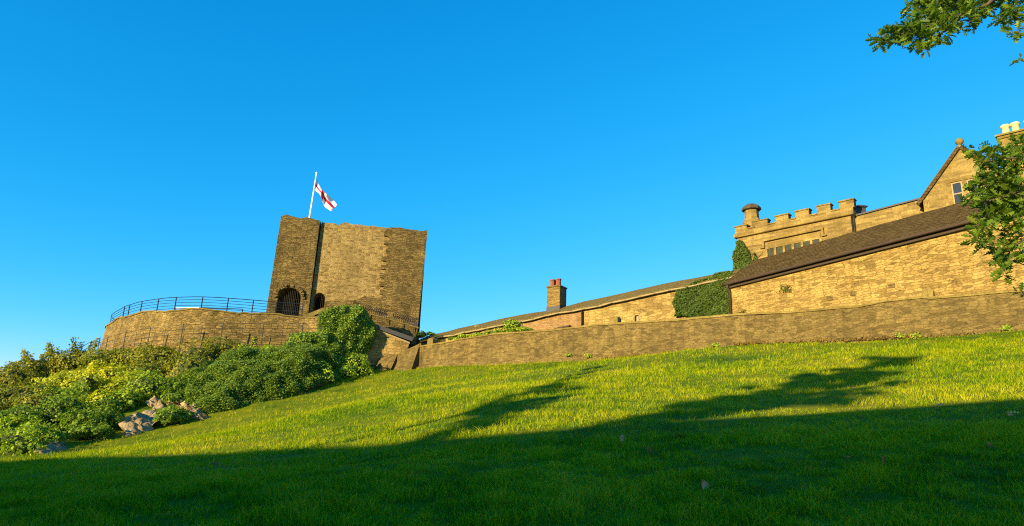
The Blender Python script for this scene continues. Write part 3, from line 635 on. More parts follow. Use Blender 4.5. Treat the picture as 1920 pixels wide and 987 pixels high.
# ------------------------------------------------------------------ golden wing with the big slate roof
t = thing("golden_wing", "long golden rubble stone wing with a brown stone-slate roof", "building")
g0 = [(1362, 533), (1522, 492), (1660, 457), (1735, 435), (1841, 411)]
ev = [MW.sz(*p) for p in g0]; sl = (ev[-1][1]-ev[0][1])/(ev[-1][0]-ev[0][0])
zE0, sE0 = np.mean([z for _, z in ev]), ev[0][0]; s_end = MW.sz(2060, 400)[0]
pf = np.polyfit([a for a, _ in ev], [z for _, z in ev], 1); fe = lambda s: float(np.polyval(pf, s))
s_w = MW.sz(1369, 560)[0]
mb = MB(); mb.slab(MW, [(s_w, fe(s_w)-.12), (s_end, fe(s_end)-.12), (s_end, ZT-.4), (s_w, ZT-.4)], 0, -5.0); mb.build("wall", M['gold'], t)
MR = MW.back(2.75); rp_ = [MR.at(*p) for p in [(1437, 483), (1552, 448), (1660, 419), (1728, 396), (1819, 378)]]
rr_ = np.polyfit([float(np.dot(r[:2]-MW.a, MW.t)) for r in rp_], [r[2] for r in rp_], 1); fr_ = lambda s: float(np.polyval(rr_, s))
s_v = ev[0][0] + (.12 if ev[0][0] > ev[-1][0] else -.12)*0
mb = MB(); N = 30; ss = np.linspace(s_v, s_end, N); g = np.random.default_rng(14)
A = [MW.w(s, fe(s), .26) for s in ss]; B = [MW.w(s, fr_(s)+g.normal()*.01, -2.75) for s in ss]; D = [MW.w(s, fe(s), -5.6) for s in ss]
for i in range(N-1):
    for q4 in ((A[i], A[i+1], B[i+1], B[i]), (B[i], B[i+1], D[i+1], D[i])): mb.prism([(p[0], p[1], p[2]-.12) for p in q4], q4)
mb.build("roof", M['slate'], t)
mb = MB(); mb.prism([MW.w(s_w, fe(s_w)-.125, -.01), MW.w(s_w, fr_(s_w)-.13, -2.75), MW.w(s_w, fe(s_w)-.125, -4.99)], [MW.w(s_w-.3*np.sign(s_w-s_end), fe(s_w)-.125, -.01), MW.w(s_w-.3*np.sign(s_w-s_end), fr_(s_w)-.13, -2.75), MW.w(s_w-.3*np.sign(s_w-s_end), fe(s_w)-.125, -4.99)]); mb.build("gable", M['gold'], t)
mb = MB(); mb.tube([(p[0], p[1], p[2]-.11) for p in [MW.w(s, fe(s), .31) for s in np.linspace(s_v, s_end, 40)]], .075, 8); mb.build("gutter", M['gutter'], t, smooth=True)
mb = MB(); mb.slab(MW, [(s_w, fe(s_w)-.16), (s_end, fe(s_end)-.16), (s_end, fe(s_end)-.32), (s_w, fe(s_w)-.32)], .16, .002); mb.build("gutter_shade", M['dark_wood'], t)  # dark strip standing in for the shadow the gutter throws on the wall
a = MW.sz(1371, 560)[0]; mb = MB(); mb.tube([MW.w(a, fe(a)-.15, .30), MW.w(a, fe(a)-.32, .28), MW.w(a, fe(a)-.5, .10), MW.w(a, ZT-.3, .10)], .07, 8); mb.build("drainpipe", M['gutter'], t, smooth=True)
for px, py in [(1480, 546), (1600, 551), (1556, 560), (1672, 536)]:     # putlog stones, slightly sunk dark blocks
    s, z = MW.sz(px, py); mb = MB(); mb.slab(MW, jit([(s-.16, z+.1), (s+.16, z+.12)], .02, .1, px) + [(s+.15, z-.1), (s-.14, z-.12)], .02, .002); mb.build("block", M['retain'], t)

# ------------------------------------------------------------------ battlemented tower and gabled house behind
t = thing("battlement_tower", "square tower wing with a row of battlements and a wide mullioned window", "tower")
L0, R0 = TW.sz(1380, 445), TW.sz(1601, 400); zC = lambda s: L0[1]+(R0[1]-L0[1])*(s-L0[0])/(R0[0]-L0[0])
sg = 1 if R0[0] > L0[0] else -1
mb = MB(); mb.slab(TW, [(L0[0]+.06*sg, zC(L0[0])-.1), (R0[0]-.06*sg, zC(R0[0])-.1), (R0[0]-.06*sg, ZT), (L0[0]+.06*sg, ZT)], 0, -6.0)
mb.build("wall", M['ashlar'], t)
mb = MB(); mb.slab(TW, [(L0[0]-.10*sg, zC(L0[0])-.10), (R0[0]+.02*sg, zC(R0[0])-.10), (R0[0]+.02*sg, zC(R0[0])+.16), (L0[0]-.10*sg, zC(L0[0])+.16)], .18, -6.1); mb.build("cornice", M['trim'], t, bevel=.06)
cb = TW.sz(1490, 412)[1]; hpar = cb - zC(TW.sz(1490, 412)[0])
P0 = lambda s: zC(s)+hpar
mb = MB(); mb.slab(TW, [(L0[0], zC(L0[0])+.162), (R0[0], zC(R0[0])+.162), (R0[0], P0(R0[0])), (L0[0], P0(L0[0]))], .06, -.34); mb.build("parapet", M['ashlar'], t)
mer = [(1380, 1402, 423), (1417, 1441, 412), (1455, 1480, 402.5), (1493, 1519, 393), (1533, 1559, 383.5), (1575, 1603, 374.5)]
for xl, xr, yt in mer:
    a = TW.sz(xl, yt+20)[0]; b = TW.sz(xr, yt+20)[0]; z1 = TW.sz((xl+xr)/2, yt)[1]; z0 = P0((a+b)/2)
    a, b = min(a, b), max(a, b)
    m_ = MB(); m_.slab(TW, [(a, min(P0(a), P0(b))+.003), (b, min(P0(a), P0(b))+.003), (b, z1-.09), (a, z1-.09)], .062, -.342); me_ = m_.build("merlon", M['ashlar'], t)
    m_ = MB(); m_.slab(TW, [(a-.05, z1-.088), (b+.05, z1-.088), (b+.05, z1), (a-.05, z1)], .12, -.40); m_.build("coping", M['coping'], me_, bevel=.02)
xs = [L0[0]] + [v for m in mer for v in (TW.sz(m[0], 400)[0], TW.sz(m[1], 400)[0])]
for i in range(5):
    a, b = TW.sz(mer[i][1], mer[i][2]+20)[0]+.02*sg, TW.sz(mer[i+1][0], mer[i+1][2]+20)[0]-.02*sg
    m_ = MB(); m_.slab(TW, [(a, P0(a)+.003), (b, P0(b)+.003), (b, P0(b)+.08), (a, P0(a)+.08)], .11, -.40); m_.build("crenel_sill", M['coping'], t)
# window: hood mould, surround, mullions, leaded lights
wd_ = thing_part("window", t)
hm = [TW.sz(*p) for p in [(1429, 458), (1430, 451), (1544, 427), (1545, 434)]]
mb = MB(); zA, zB = TW.sz(1430, 455)[1], TW.sz(1545, 431)[1]; sA_, sB_ = TW.sz(1430, 455)[0], TW.sz(1545, 431)[0]
mb.slab(TW, [(sA_, zA), (sB_, zB), (sB_, zB+.13), (sA_, zA+.13)], .16, .002)
mb.slab(TW, [(sA_, zA-.002), (sA_+.14*sg, zA-.002), (sA_+.14*sg, zA-.32), (sA_, zA-.32)], .14, .002)
mb.slab(TW, [(sB_, zB-.002), (sB_-.14*sg, zB-.002), (sB_-.14*sg, zB-.32), (sB_, zB-.32)], .14, .002)
mb.slab(TW, [(sA_-.14*sg, zA-.32), (sA_+.14*sg, zA-.32), (sA_+.14*sg, zA-.41), (sA_-.14*sg, zA-.41)], .13, .003); mb.slab(TW, [(sB_+.16*sg, zB-.32), (sB_-.14*sg, zB-.32), (sB_-.14*sg, zB-.41), (sB_+.16*sg, zB-.41)], .13, .003)
mb.build("hood_mould", M['trim'], wd_)
wl, wr = sA_+.22*sg, sB_-.22*sg; zh = lambda s: zA+(zB-zA)*(s-sA_)/(sB_-sA_)
mb = MB(); mb.slab(TW, [(wl, zh(wl)-.1), (wr, zh(wr)-.1), (wr, zh(wr)-.50), (wl, zh(wl)-.50)], .05, .002); mb.build("lintel", M['trim'], wd_)
mb = MB(); mb.slab(TW, [(wl, zh(wl)-.502), (wr, zh(wr)-.502), (wr, zh(wr)-1.6), (wl, zh(wl)-1.6)], .012, .002); mb.build("glass", M['leaded'], wd_)
for i in range(7):
    s = wl+(wr-wl)*i/6; mb = MB(); mb.slab(TW, [(s-.07, zh(s)-.504), (s+.07, zh(s)-.504), (s+.07, zh(s)-1.6), (s-.07, zh(s)-1.6)], .075, .013); mb.build("mullion", M['trim'], wd_)
# octagonal turret stack on the left corner
TT = TW.back(.95); c = TT.at(1411, 430); zz = lambda y: TT.at(1411, y)[2]-c[2]; wpx = np.linalg.norm(TT.at(1427, 410)-TT.at(1411, 410))*.95
tt = thing_part("corner_stack", t)
mb = MB(); mb.lathe(c, [(wpx*1.08, -.8), (wpx*1.08, zz(416)), (wpx*.82, zz(410)), (wpx*.80, zz(396))], 8); mb.build("stack", M['ashlar'], tt)
mb = MB(); mb.lathe((c[0], c[1], c[2]), [(wpx*.83, zz(396)), (wpx*1.12, zz(394.5)), (wpx*1.12, zz(391.5)), (wpx*.95, zz(387.5)), (wpx*.66, zz(385)), (wpx*.5, zz(383.5))], 8); mb.build("cap", M['sooty'], tt)
VT = TW.back(1.4); c = VT.at(1613, 402); z1, z2 = VT.at(1613, 391)[2]-c[2], VT.at(1613, 386)[2]-c[2]
v_ = thing_part("roof_vent", t); mb = MB(); mb.lathe((c[0], c[1], c[2]), [(.34, -.6), (.34, z1)], 4); mb.build("housing", M['lead'], v_); mb = MB(); mb.lathe((c[0], c[1], c[2]), [(.30, z1+.002), (.48, z1+.01), (.48, z1+.06), (.25, z2), (.05, z2+.02)], 4); mb.build("cap", M['lead'], v_)
a = TW.sz(1599, 420)[0]; mb = MB(); mb.tube([TW.w(a, zC(a)-.12, .07), TW.w(a, zC(a)-2.5, .07)], .05, 6); mb.build("drainpipe", M['iron'], t, smooth=True)

t = thing("gabled_house", "tall stone house with a steep gable, ball finial and link wall beside the battlements", "house")
HP = TW.back(-.05); LKp = TW.back(.35)
lk = [LKp.sz(*p) for p in [(1598, 408), (1735, 372)]]
mb = MB(); mb.slab(LKp, [lk[0], (lk[1][0]+.5*sg, lk[1][1]), (lk[1][0]+.5*sg, ZT), (lk[0][0], ZT)], 0, -4.5); mb.build("link_wall", M['ashlar'], t)
mb = MB(); mb.slab(LKp, [(lk[0][0], lk[0][1]+.002), (lk[1][0], lk[1][1]+.002), (lk[1][0], lk[1][1]+.09), (lk[0][0], lk[0][1]+.09)], .10, -4.6); mb.build("link_coping", M['lead'], t)
ap, le = HP.sz(1802, 283), HP.sz(1733, 380); re = (2*ap[0]-le[0], le[1]+.0)
mb = MB(); mb.slab(HP, [le, ap, re, (re[0], ZT), (le[0], ZT)], .25, -7.5); mb.build("gable_wall", M['ashlar'], t)
d_ = np.array([ap[0]-le[0], ap[1]-le[1]]); d_ /= np.linalg.norm(d_); nn = np.array([-d_[1]*sg, d_[0]*sg]); nn = nn if nn[1] > 0 else -nn
for q0, q1 in ((le, ap), (re, ap)):
    d2 = np.array([q1[0]-q0[0], q1[1]-q0[1]]); d2 /= np.linalg.norm(d2); n2 = np.array([-d2[1], d2[0]]); n2 = n2 if n2[1] > 0 else -n2
    s_ = np.array(q0)-d2*.28; e2 = np.array(q1)+d2*.05
    mb = MB(); mb.slab(HP, [tuple(s_+n2*.003), tuple(e2+n2*.003), tuple(e2+n2*.15), tuple(s_+n2*.15)], .36, -7.7); mb.build("roof", M['slate'], t)
    mb = MB(); mb.slab(HP, [tuple(s_+n2*.152), tuple(e2+n2*.152), tuple(e2+n2*.20), tuple(s_+n2*.20)], .38, .05); mb.build("verge_coping", M['lead'], t)
kn = HP.sz(1739, 384); mb = MB(); mb.slab(HP, [(kn[0]-.12, kn[1]+.15), (kn[0]+.12, kn[1]+.2), (kn[0]+.12, kn[1]-.12), (kn[0], kn[1]-.2)], .29, .252); mb.build("kneeler", M['trim'], t)
c = HP.w(ap[0], ap[1]+.14, .1); mb = MB(); mb.lathe(c, [(.16, -.05), (.14, .06), (.07, .12), (.07, .17), (.15, .22), (.2, .30), (.21, .38), (.17, .47), (.08, .53), (.01, .54)], 14); mb.build("finial", M['coping'], t, smooth=True)
w_ = thing_part("window", t); HW = TW.back(-.30); WL = HW
(sl_, z1), (sr_, z2) = HW.sz(1783, 345), HW.sz(1833, 332); zb_ = HW.sz(1790, 384)[1]-.1; zt_ = (z1+z2)/2
mb = MB(); mb.slab(HW, [(sl_-.22*sg, zt_+.2), (sr_+.22*sg, zt_+.2), (sr_+.22*sg, zt_), (sl_-.22*sg, zt_)], .10, .002)
md_ = (sl_+sr_)/2
for s0, s1 in ((sl_-.2*sg, sl_), (md_-.1*sg, md_+.1*sg), (sr_, sr_+.2*sg)): mb.slab(HW, [(s0, zt_-.002), (s1, zt_-.002), (s1, zb_), (s0, zb_)], .09, .002)
mb.slab(HW, [(sl_-.25*sg, zb_-.002), (sr_+.25*sg, zb_-.002), (sr_+.25*sg, zb_-.13), (sl_-.25*sg, zb_-.13)], .14, .002); mb.build("surround", M['trim'], w_)
for s0, s1 in ((sl_+.002, md_-.1*sg-.002), (md_+.1*sg+.002, sr_-.002)):
    mb = MB(); mb.slab(HW, [(s0, zt_-.003), (s1, zt_-.003), (s1, zb_), (s0, zb_)], .006, .002); mb.build("pane", M['glass'], w_)
    fr = MB(); h2 = (zt_+zb_)/2
    for a, b, z1_, z2_ in ((s0, s0+.07*sg, zt_-.004, zb_), (s1-.07*sg, s1, zt_-.004, zb_), (s0+.072*sg, s1-.072*sg, zt_-.004, zt_-.08), (s0+.072*sg, s1-.072*sg, h2+.03, h2-.03), (s0+.072*sg, s1-.072*sg, zb_+.06, zb_)):
        fr.slab(HW, [(a, z1_), (b, z1_), (b, z2_), (a, z2_)], .04, .007)
    fr.build("frame", M['frame'], w_)
# tall stack with two cream pots
CS = TW.back(2.2); (k0, zt1), (k1, _) = CS.sz(1873, 256), CS.sz(1952, 240)
ch = thing_part("chimney", t); zk0 = CS.sz(1900, 400)[1]; zt1 = CS.sz(1873, 262)[1]
mb = MB(); mb.slab(CS, [(k0, zk0), (k1, zk0), (k1, zt1), (k0, zt1)], 0, -1.0); mb.build("stack", M['trim'], ch)
e1 = .16*sg; mb = MB(); mb.slab(CS, [(k0-e1*.5, zt1+.002), (k1+e1*.5, zt1+.002), (k1+e1*.5, zt1+.14), (k0-e1*.5, zt1+.14)], .08, -1.08); mb.slab(CS, [(k0-e1, zt1+.142), (k1+e1, zt1+.142), (k1+e1, zt1+.24), (k0-e1, zt1+.24)], .17, -1.16); mb.build("cap", M['coping'], ch)
for px in (1886, 1905, 1932):
    c = CS.back(.45).sz(px, 245)[0]; c = CS.w(c, zt1+.242, -.45); mb = MB(); mb.lathe(c, [(.24, 0), (.2, .08), (.165, .35), (.17, .5), (.22, .53), (.24, .62), (.19, .68), (.14, .70), (.13, .6)], 14); mb.build("chimney_pot", M['pot_cream'], ch, smooth=True)

# ------------------------------------------------------------------ foliage
def leaves(name, pts, nrm, size, mat, parent=None, seed=0, jitter=.6, aspect=.62, rnd=None):
    g = np.random.default_rng(seed); n = len(pts)
    N_ = nrm + g.normal(size=(n, 3))*jitter; N_ /= np.linalg.norm(N_, axis=1)[:, None]+1e-9
    T = g.normal(size=(n, 3)) + np.array([0, 0, -.5]); T -= (T*N_).sum(1)[:, None]*N_; T /= np.linalg.norm(T, axis=1)[:, None]+1e-9
    B = np.cross(N_, T); s = size*g.uniform(.55, 1.35, n)[:, None]; h = s*aspect*.5
    fold = s*.12
    v = np.stack([pts - T*s*.5, pts + B*h + N_*fold + T*s*.02, pts + T*s*.5, pts - B*h + N_*fold + T*s*.02], 1).reshape(-1, 3)
    q4 = np.arange(4*n).reshape(n, 4)
    r = g.uniform(0, 1, n) if rnd is None else np.clip(rnd + g.normal(size=n)*.2, 0, 1)
    return np_mesh(name, v, q4, mat, parent, {'rnd': ('FACE', r)})
def blob_points(c, rad, n, seed, lump=.28, k=2.2, lower=-.35):
    g = np.random.default_rng(seed); d = g.normal(size=(int(n*1.5), 3)); d /= np.linalg.norm(d, axis=1)[:, None]; d = d[d[:, 2] > lower-.3][:n]
    rad = np.array(rad); nz = sines(seed+1, 9, k); n2 = sines(seed+2, 9, k*3)
    rr = 1 + lump*nz(d*1.3) + lump*.5*n2(d); depth = 1 - np.abs(g.normal(size=len(d)))*.13
    p = d*rr[:, None]*depth[:, None]*rad + c
    nn = d/rad; nn /= np.linalg.norm(nn, axis=1)[:, None]; return p, nn
def core(name, c, rad, parent, seed, sc=.6, mat=None):
    bm = bmesh.new(); bmesh.ops.create_icosphere(bm, subdivisions=3, radius=1); me = bpy.data.meshes.new(name)
    nz = sines(seed+1, 9, 2.2)
    for v in bm.verts:
        d = np.array(v.co); v.co = Vector(c + d*(1+.28*float(nz(d[None]*1.3)[0]))*np.array(rad)*sc)
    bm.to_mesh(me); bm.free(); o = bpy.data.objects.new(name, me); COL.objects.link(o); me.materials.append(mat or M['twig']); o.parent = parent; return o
UP = np.array([0, 0, 1.0])
def px_blob(px, py, rx, ry, Y=None, push=.5):
    p = ground(px, py+ry*.35) if Y is None else P(px, py, Y)
    Yc = p[1]-push if Y is None else Y; c = P(px, py, Yc); k = Yc/1300.
    return c, np.array([rx*k, max(rx, ry)*k*.85, ry*k])
def bush(name, label, cat, blobs, mat, size=.14, dens=1.0, seed=0, group=None, upright=0, jitter=.5):
    root = thing(name, label, cat, group=group); P_, N_, Rn = [], [], []
    for i, b in enumerate(blobs):
        c, rad = px_blob(*b); area = 4*math.pi*((rad[0]*rad[2])**.8 + (rad[0]*rad[1])**.8)/2
        n = int(min(14000, max(150, area*dens*1.6/(size*size*.45))))
        p, nn = blob_points(c, rad, n, seed*31+i); P_.append(p); N_.append(nn*.9+UP*.25)
        core("branches", c, rad, root, seed*31+i)
        if upright:
            g = np.random.default_rng(seed+i); sh = MB()
            for j in range(upright):
                b0 = c + np.array([g.uniform(-1, 1)*rad[0]*.8, g.uniform(-.6, .6)*rad[1], rad[2]*.4]); hh = g.uniform(.3, .9)
                tip = b0 + np.array([g.normal()*.12, 0, rad[2]*.5+hh]); m = 70; u = g.uniform(0.25, 1, m)
                q_ = b0 + (tip-b0)*u[:, None] + g.normal(size=(m, 3))*np.array([.17, .17, .08])*(1.15-u*.6)[:, None]; P_.append(q_); N_.append(g.normal(size=(m, 3)))
                sh.tube([b0, tip], [.02, .008], 4)
            sh.build("stems", M['bark'], root)
    P_, N_ = np.concatenate(P_), np.concatenate(N_)
    o = leaves("foliage", P_, N_, size, mat, root, seed, jitter); return root
def patch(name, label, cat, bot, top, mat, size, n, seed, bulge=.4, lump=.25, k=1.2, thick=.25, group=None, backing=.22, jitter=.55):
    # a leafy surface stretched between a lower and an upper line of points
    root = thing(name, label, cat, group=group); g = np.random.default_rng(seed)
    bw = [P(*p) for p in bot]; tw = [P(*p) for p in top]
    def surf(u, v):
        a = np.array([lerp_path(bw, x) for x in u]); b = np.array([lerp_path(tw, x) for x in u]); return a*(1-v)[:, None]+b*v[:, None]
    u = g.uniform(0, 1, n); v = g.uniform(0, 1, n)
    mid = surf(np.array([.5]), np.array([.5]))[0]; du = surf(np.array([.6]), np.array([.5]))[0]-surf(np.array([.4]), np.array([.5]))[0]; dv = surf(np.array([.5]), np.array([.6]))[0]-surf(np.array([.5]), np.array([.4]))[0]
    nm = np.cross(du, dv); nm /= np.linalg.norm(nm); nm = nm if nm@(-mid) > 0 else -nm
    nz, n2 = sines(seed, 9, k), sines(seed+5, 9, k*3.2)
    def disp(p, v, u): return bulge*np.sin(np.clip(v, 0, 1)*math.pi)**.6*np.sin(np.clip(u, 0, 1)*math.pi)**.3 + lump*nz(p) + lump*.6*n2(p)
    p = surf(u, v); p = p + nm*disp(p, v, u)[:, None] - nm*np.abs(g.normal(size=n)*thick)[:, None] + g.normal(size=(n, 3))*.05
    leaves("foliage", p, np.repeat((nm*.8+UP*.5)[None], n, 0), size, mat, root, seed, jitter)
    gu, gv = np.meshgrid(np.linspace(0, 1, 40), np.linspace(0, 1, 26)); gu, gv = gu.ravel(), gv.ravel(); q_ = surf(gu, gv); q_ = q_ + nm*(disp(q_, gv, gu)-backing)[:, None]
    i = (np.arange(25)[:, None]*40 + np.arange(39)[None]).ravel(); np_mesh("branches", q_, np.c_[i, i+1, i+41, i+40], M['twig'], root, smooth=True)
    return root
gB = "shrubs covering the steep bank"
bush("shrub", "tall brown-green shrub with upright shoots on the far left skyline", "shrub", [(15, 715, 40, 26), (62, 700, 34, 24)], M['leaf_olive'], .15, 1, 1, gB, upright=5)
bush("shrub", "brown-green shrub with upright leafy shoots below the slope railing", "shrub", [(112, 685, 40, 22), (160, 674, 34, 20)], M['leaf_olive'], .15, 1, 2, gB, upright=5)
bush("shrub", "wide russet-brown shrub under the left end of the terrace wall", "shrub", [(215, 674, 45, 22), (265, 668, 42, 22)], M['leaf_olive'], .14, 1, 3, gB)
bush("shrub", "dark olive shrub with pale leaf tips below the middle of the wire fence", "shrub", [(315, 672, 48, 30), (345, 700, 45, 35), (375, 678, 36, 26)], M['leaf_olive'], .17, .9, 4, gB)
bush("shrub", "yellowish autumn shrub in front of the terrace wall's centre", "shrub", [(420, 662, 36, 20), (446, 672, 26, 16)], M['leaf_olive'], .14, 1, 5, gB)
bush("shrub", "fresh bright green shrub below the right part of the terrace wall", "shrub", [(488, 648, 24, 20), (505, 660, 20, 14), (462, 668, 20, 14)], M['leaf_mid'], .14, 1, 6, gB)
bush("shrub", "bright yellow-green shrub glowing in the middle of the bank", "shrub", [(195, 712, 48, 30), (165, 730, 36, 28), (225, 735, 38, 28), (258, 722, 32, 24), (205, 752, 34, 20)], M['leaf_yellow'], .17, 1, 7, gB)
bush("shrub", "lemon-green shrub left of the brightest shrub on the bank", "shrub", [(110, 722, 36, 24), (82, 740, 32, 22)], M['leaf_yellow'], .17, 1, 8, gB)
bush("shrub", "mixed olive bush at the left edge below the skyline shrubs", "shrub", [(25, 755, 45, 32), (65, 765, 30, 24)], M['leaf_olive'], .16, 1, 9, gB)
bush("shrub", "deep green rounded bush in the middle of the bank's lower half", "shrub", [(120, 775, 46, 34), (150, 795, 38, 34)], M['leaf_dark'], .13, 1, 10, gB)
bush("shrub", "mid-green leafy bush at the bottom left corner of the bank", "shrub", [(30, 805, 50, 36), (20, 838, 46, 24), (75, 822, 40, 30)], M['leaf_mid'], .14, 1, 11, gB)
bush("shrub", "green bush directly left of the large rock outcrop", "shrub", [(186, 790, 36, 30), (172, 812, 34, 20), (208, 762, 26, 22)], M['leaf_dark'], .14, 1, 12, gB)
bush("shrub", "broad light green bush above the large rock outcrop", "shrub", [(265, 735, 42, 26), (235, 752, 30, 22), (300, 728, 34, 22)], M['leaf_mid'], .15, 1, 13, gB)
bush("shrub", "dark low bush growing between the two pale rocks", "shrub", [(324, 784, 28, 16), (342, 778, 16, 12)], M['leaf_dark'], .14, 1, 14, gB)
bush("shrub", "sunlit light green bush at the foot of the big ivy", "shrub", [(660, 688, 30, 20), (635, 694, 24, 16)], M['leaf_mid'], .14, 1, 15, gB)
bush("shrub", "loose yellowing bush between the trimmed ivy mound and the lawn", "shrub", [(598, 700, 30, 20), (570, 716, 24, 14)], M['leaf_mid'], .14, 1, 16, gB)
bush("shrub", "small dark shrub peeping out behind the keep's right corner", "shrub", [(792, 628, 10, 8, 52.5), (806, 626, 8, 4, 52.6)], M['leaf_dark'], .18, .8, 17)
bush("shrub", "small green shrub against the brick wall above the retaining wall", "shrub", [(965, 610, 15, 9, float(RW.back(2.2).at(965, 610)[1])), (955, 614, 10, 6, float(RW.back(2.1).at(955, 614)[1]))], M['leaf_mid'], .15, 1, 18)
bush("undergrowth", "strip of long weeds on top of the retaining wall by the brick building", "weeds", [(x, y, 22, 6, float(RW.back(1.7).at(x, y)[1])) for x, y in ((862, 638), (885, 633), (905, 630), (930, 627), (955, 624), (980, 621))], M['leaf_mid'], .13, 1, 19)
bush("shrub", "leafy green bush filling the dip between the two yellow-green shrubs", "shrub", [(140, 745, 34, 22), (100, 752, 30, 20)], M['leaf_mid'], .15, 1, 20, gB)
bush("shrub", "mid-green bush at the left edge above the corner bush", "shrub", [(5, 785, 40, 26), (45, 785, 32, 22)], M['leaf_dark'], .15, 1, 21, gB)
bush("shrub", "olive bush tucked under the yellow-green shrub on its right", "shrub", [(265, 705, 34, 22), (290, 700, 26, 20)], M['leaf_olive'], .15, 1, 22, gB)
bush("shrub", "dark bush filling the hollow beside the ivy mound's upper end", "shrub", [(345, 735, 28, 24), (325, 745, 24, 16), (380, 700, 24, 18)], M['leaf_dark'], .14, 1, 23, gB)
patch("ivy_mound", "wide dense dark green ivy mound sloping down from the ivy-clad wall", "ivy", [(352, 772, 34.5), (400, 782, 34.6), (480, 760, 36.4), (560, 735, 38.5), (640, 706, 42.5)], [(343, 696, 38.6), (420, 668, 40.4), (485, 655, 42), (560, 646, 43.3), (640, 650, 44.6)], M['leaf_ivy'], .10, 75000, 40, .55, .10, 2.8, .08, jitter=.42)
patch("ivy_patch", "big rounded ivy climbing the corner between terrace wall and stone gable", "ivy", [(596, 672, 44.9), (640, 684, 45.4), (672, 674, 46.1), (696, 650, 46.8)], [(600, 588, 45.3), (636, 575, 45.8), (678, 576, 46.4), (706, 612, 47.0)], M['leaf_ivy'], .13, 34000, 41, .30, .15, 1.9, .12)
patch("ivy_patch", "low flat ivy block left of the big ivy under the terrace wall", "ivy", [(540, 650, 43.9), (575, 650, 44.1), (612, 654, 44.6)], [(545, 628, 43.9), (575, 624, 44.1), (612, 622, 44.6)], M['leaf_ivy'], .13, 6500, 42, .5, .12, 1.6, .1)
def wall_ivy(name, label, pl, outline, n, seed, size=.14, off=.16):
    root = thing(name, label, "ivy"); g = np.random.default_rng(seed); sz = np.array([pl.sz(*p) for p in outline]); lo, hi = sz.min(0), sz.max(0)
    q_ = g.uniform(lo, hi, size=(n*4, 2)); nz = sines(seed, 9, 2.4)
    w = np.c_[q_, 0*q_[:, 0]]; qq = q_ + np.c_[nz(w), nz(w+9)]*.16
    ins = np.zeros(len(q_), bool); j = len(sz)-1
    for i in range(len(sz)):
        a, b = sz[i], sz[j]; cnd = (a[1] > qq[:, 1]) != (b[1] > qq[:, 1]); ins ^= cnd & (qq[:, 0] < (b[0]-a[0])*(qq[:, 1]-a[1])/(b[1]-a[1]+1e-12)+a[0]); j = i
    q_ = q_[ins][:n]; n2 = sines(seed+3, 9, 3.5)
    d = off*(1+.5*n2(np.c_[q_, 0*q_[:, 0]])) + g.normal(size=len(q_))*.04
    pts = np.array([pl.w(a, z, o) for (a, z), o in zip(q_, np.maximum(d, .03))])
    nm = np.array([pl.n[0], pl.n[1], .35]); leaves("foliage", pts, np.repeat(nm[None], len(pts), 0), size, M['leaf_wall'], root, seed, .55)
    st = MB()
    for k in range(7):
        a = lo[0]+(hi[0]-lo[0])*(k+.5)/7; st.tube([pl.w(a, lo[1], .03), pl.w(a+g.normal()*.2, (lo[1]+hi[1])/2, .04), pl.w(a+g.normal()*.3, hi[1]-(hi[1]-lo[1])*.35, .03)], [.03, .02, .01], 5)
    st.build("stems", M['bark'], root); return root
wall_ivy("wall_ivy", "dark glossy ivy sheet on the low building beside the golden wing", LB, [(1264, 606), (1266, 560), (1272, 541), (1300, 531), (1340, 521), (1376, 509), (1378, 606)], 15000, 50)
wall_ivy("wall_ivy", "narrow ivy column climbing the tower's left corner to the cornice", TW, [(1378, 530), (1380, 455), (1398, 452), (1402, 475), (1412, 485), (1414, 468), (1420, 474), (1428, 500), (1400, 530)], 6500, 51)
for k, (px, py) in enumerate([(1105, 668), (1068, 666), (1345, 648), (1690, 632), (1720, 630), (1890, 616)]):
    lab = ["little fern sprouting low on the retaining wall below the chimney", "small fern clump low on the retaining wall left of another fern", "tiny weed tuft at the wall foot below the wall ivy", "weed tuft at the foot of the retaining wall right of centre", "second weed tuft at the wall foot beside a similar tuft", "leafy weed at the wall foot near the right edge"][k]
    s, z = RW.sz(px, py); g = np.random.default_rng(60+k); m = 90; p0 = np.array(RW.w(s, z, .12)); pts = p0 + g.normal(size=(m, 3))*np.array([.13, .06, .06])
    tag(leaves("wall_weed", pts, np.repeat(np.array([[-.5, -.6, .5]]), m, 0), .09, M['leaf_mid'], None, 60+k), lab, "weed", "weeds at the foot of the retaining wall")

g = np.random.default_rng(70); pts = []
for x0, x1, m in ((1130, 1215, 150), (1378, 1425, 260), (1425, 1600, 240), (1600, 1700, 240), (1700, 1850, 130)):
    for px in g.uniform(x0, x1, m):
        s_, z_ = RW.sz(px, np.interp(px, *zip(*rw_base))); pts.append(np.array(RW.w(s_, z_ + -.01 + abs(g.normal())*.065, .14 + abs(g.normal())*.05)))
tag(leaves("dry_weeds", np.array(pts), np.repeat(np.array([[-.5, -.6, .3]]), len(pts), 0), .085, M['leaf_dry'], None, 70, .9), "brown dry weeds along the foot of the retaining wall", "weeds", kind="stuff")
for k, (px, py, sx_, sz_, lab) in enumerate([(1474, 543, .22, .10, "dark plant growing out of the golden wing's wall under the gutter"), (1392, 588, .20, .10, "small wiry plant on the golden wing's wall beside the drainpipe")]):
    s_, z_ = MW.sz(px, py); m = 70; q_ = np.c_[s_+g.normal(size=m)*sx_, z_+g.normal(size=m)*sz_]; pts = np.array([MW.w(a, b, .03+abs(g.normal())*.05) for a, b in q_])
    tag(leaves("wall_plant", pts, np.repeat(np.array([[MW.n[0], MW.n[1], .3]]), m, 0), .09, M['leaf_wall'], None, 80+k), lab, "plant")

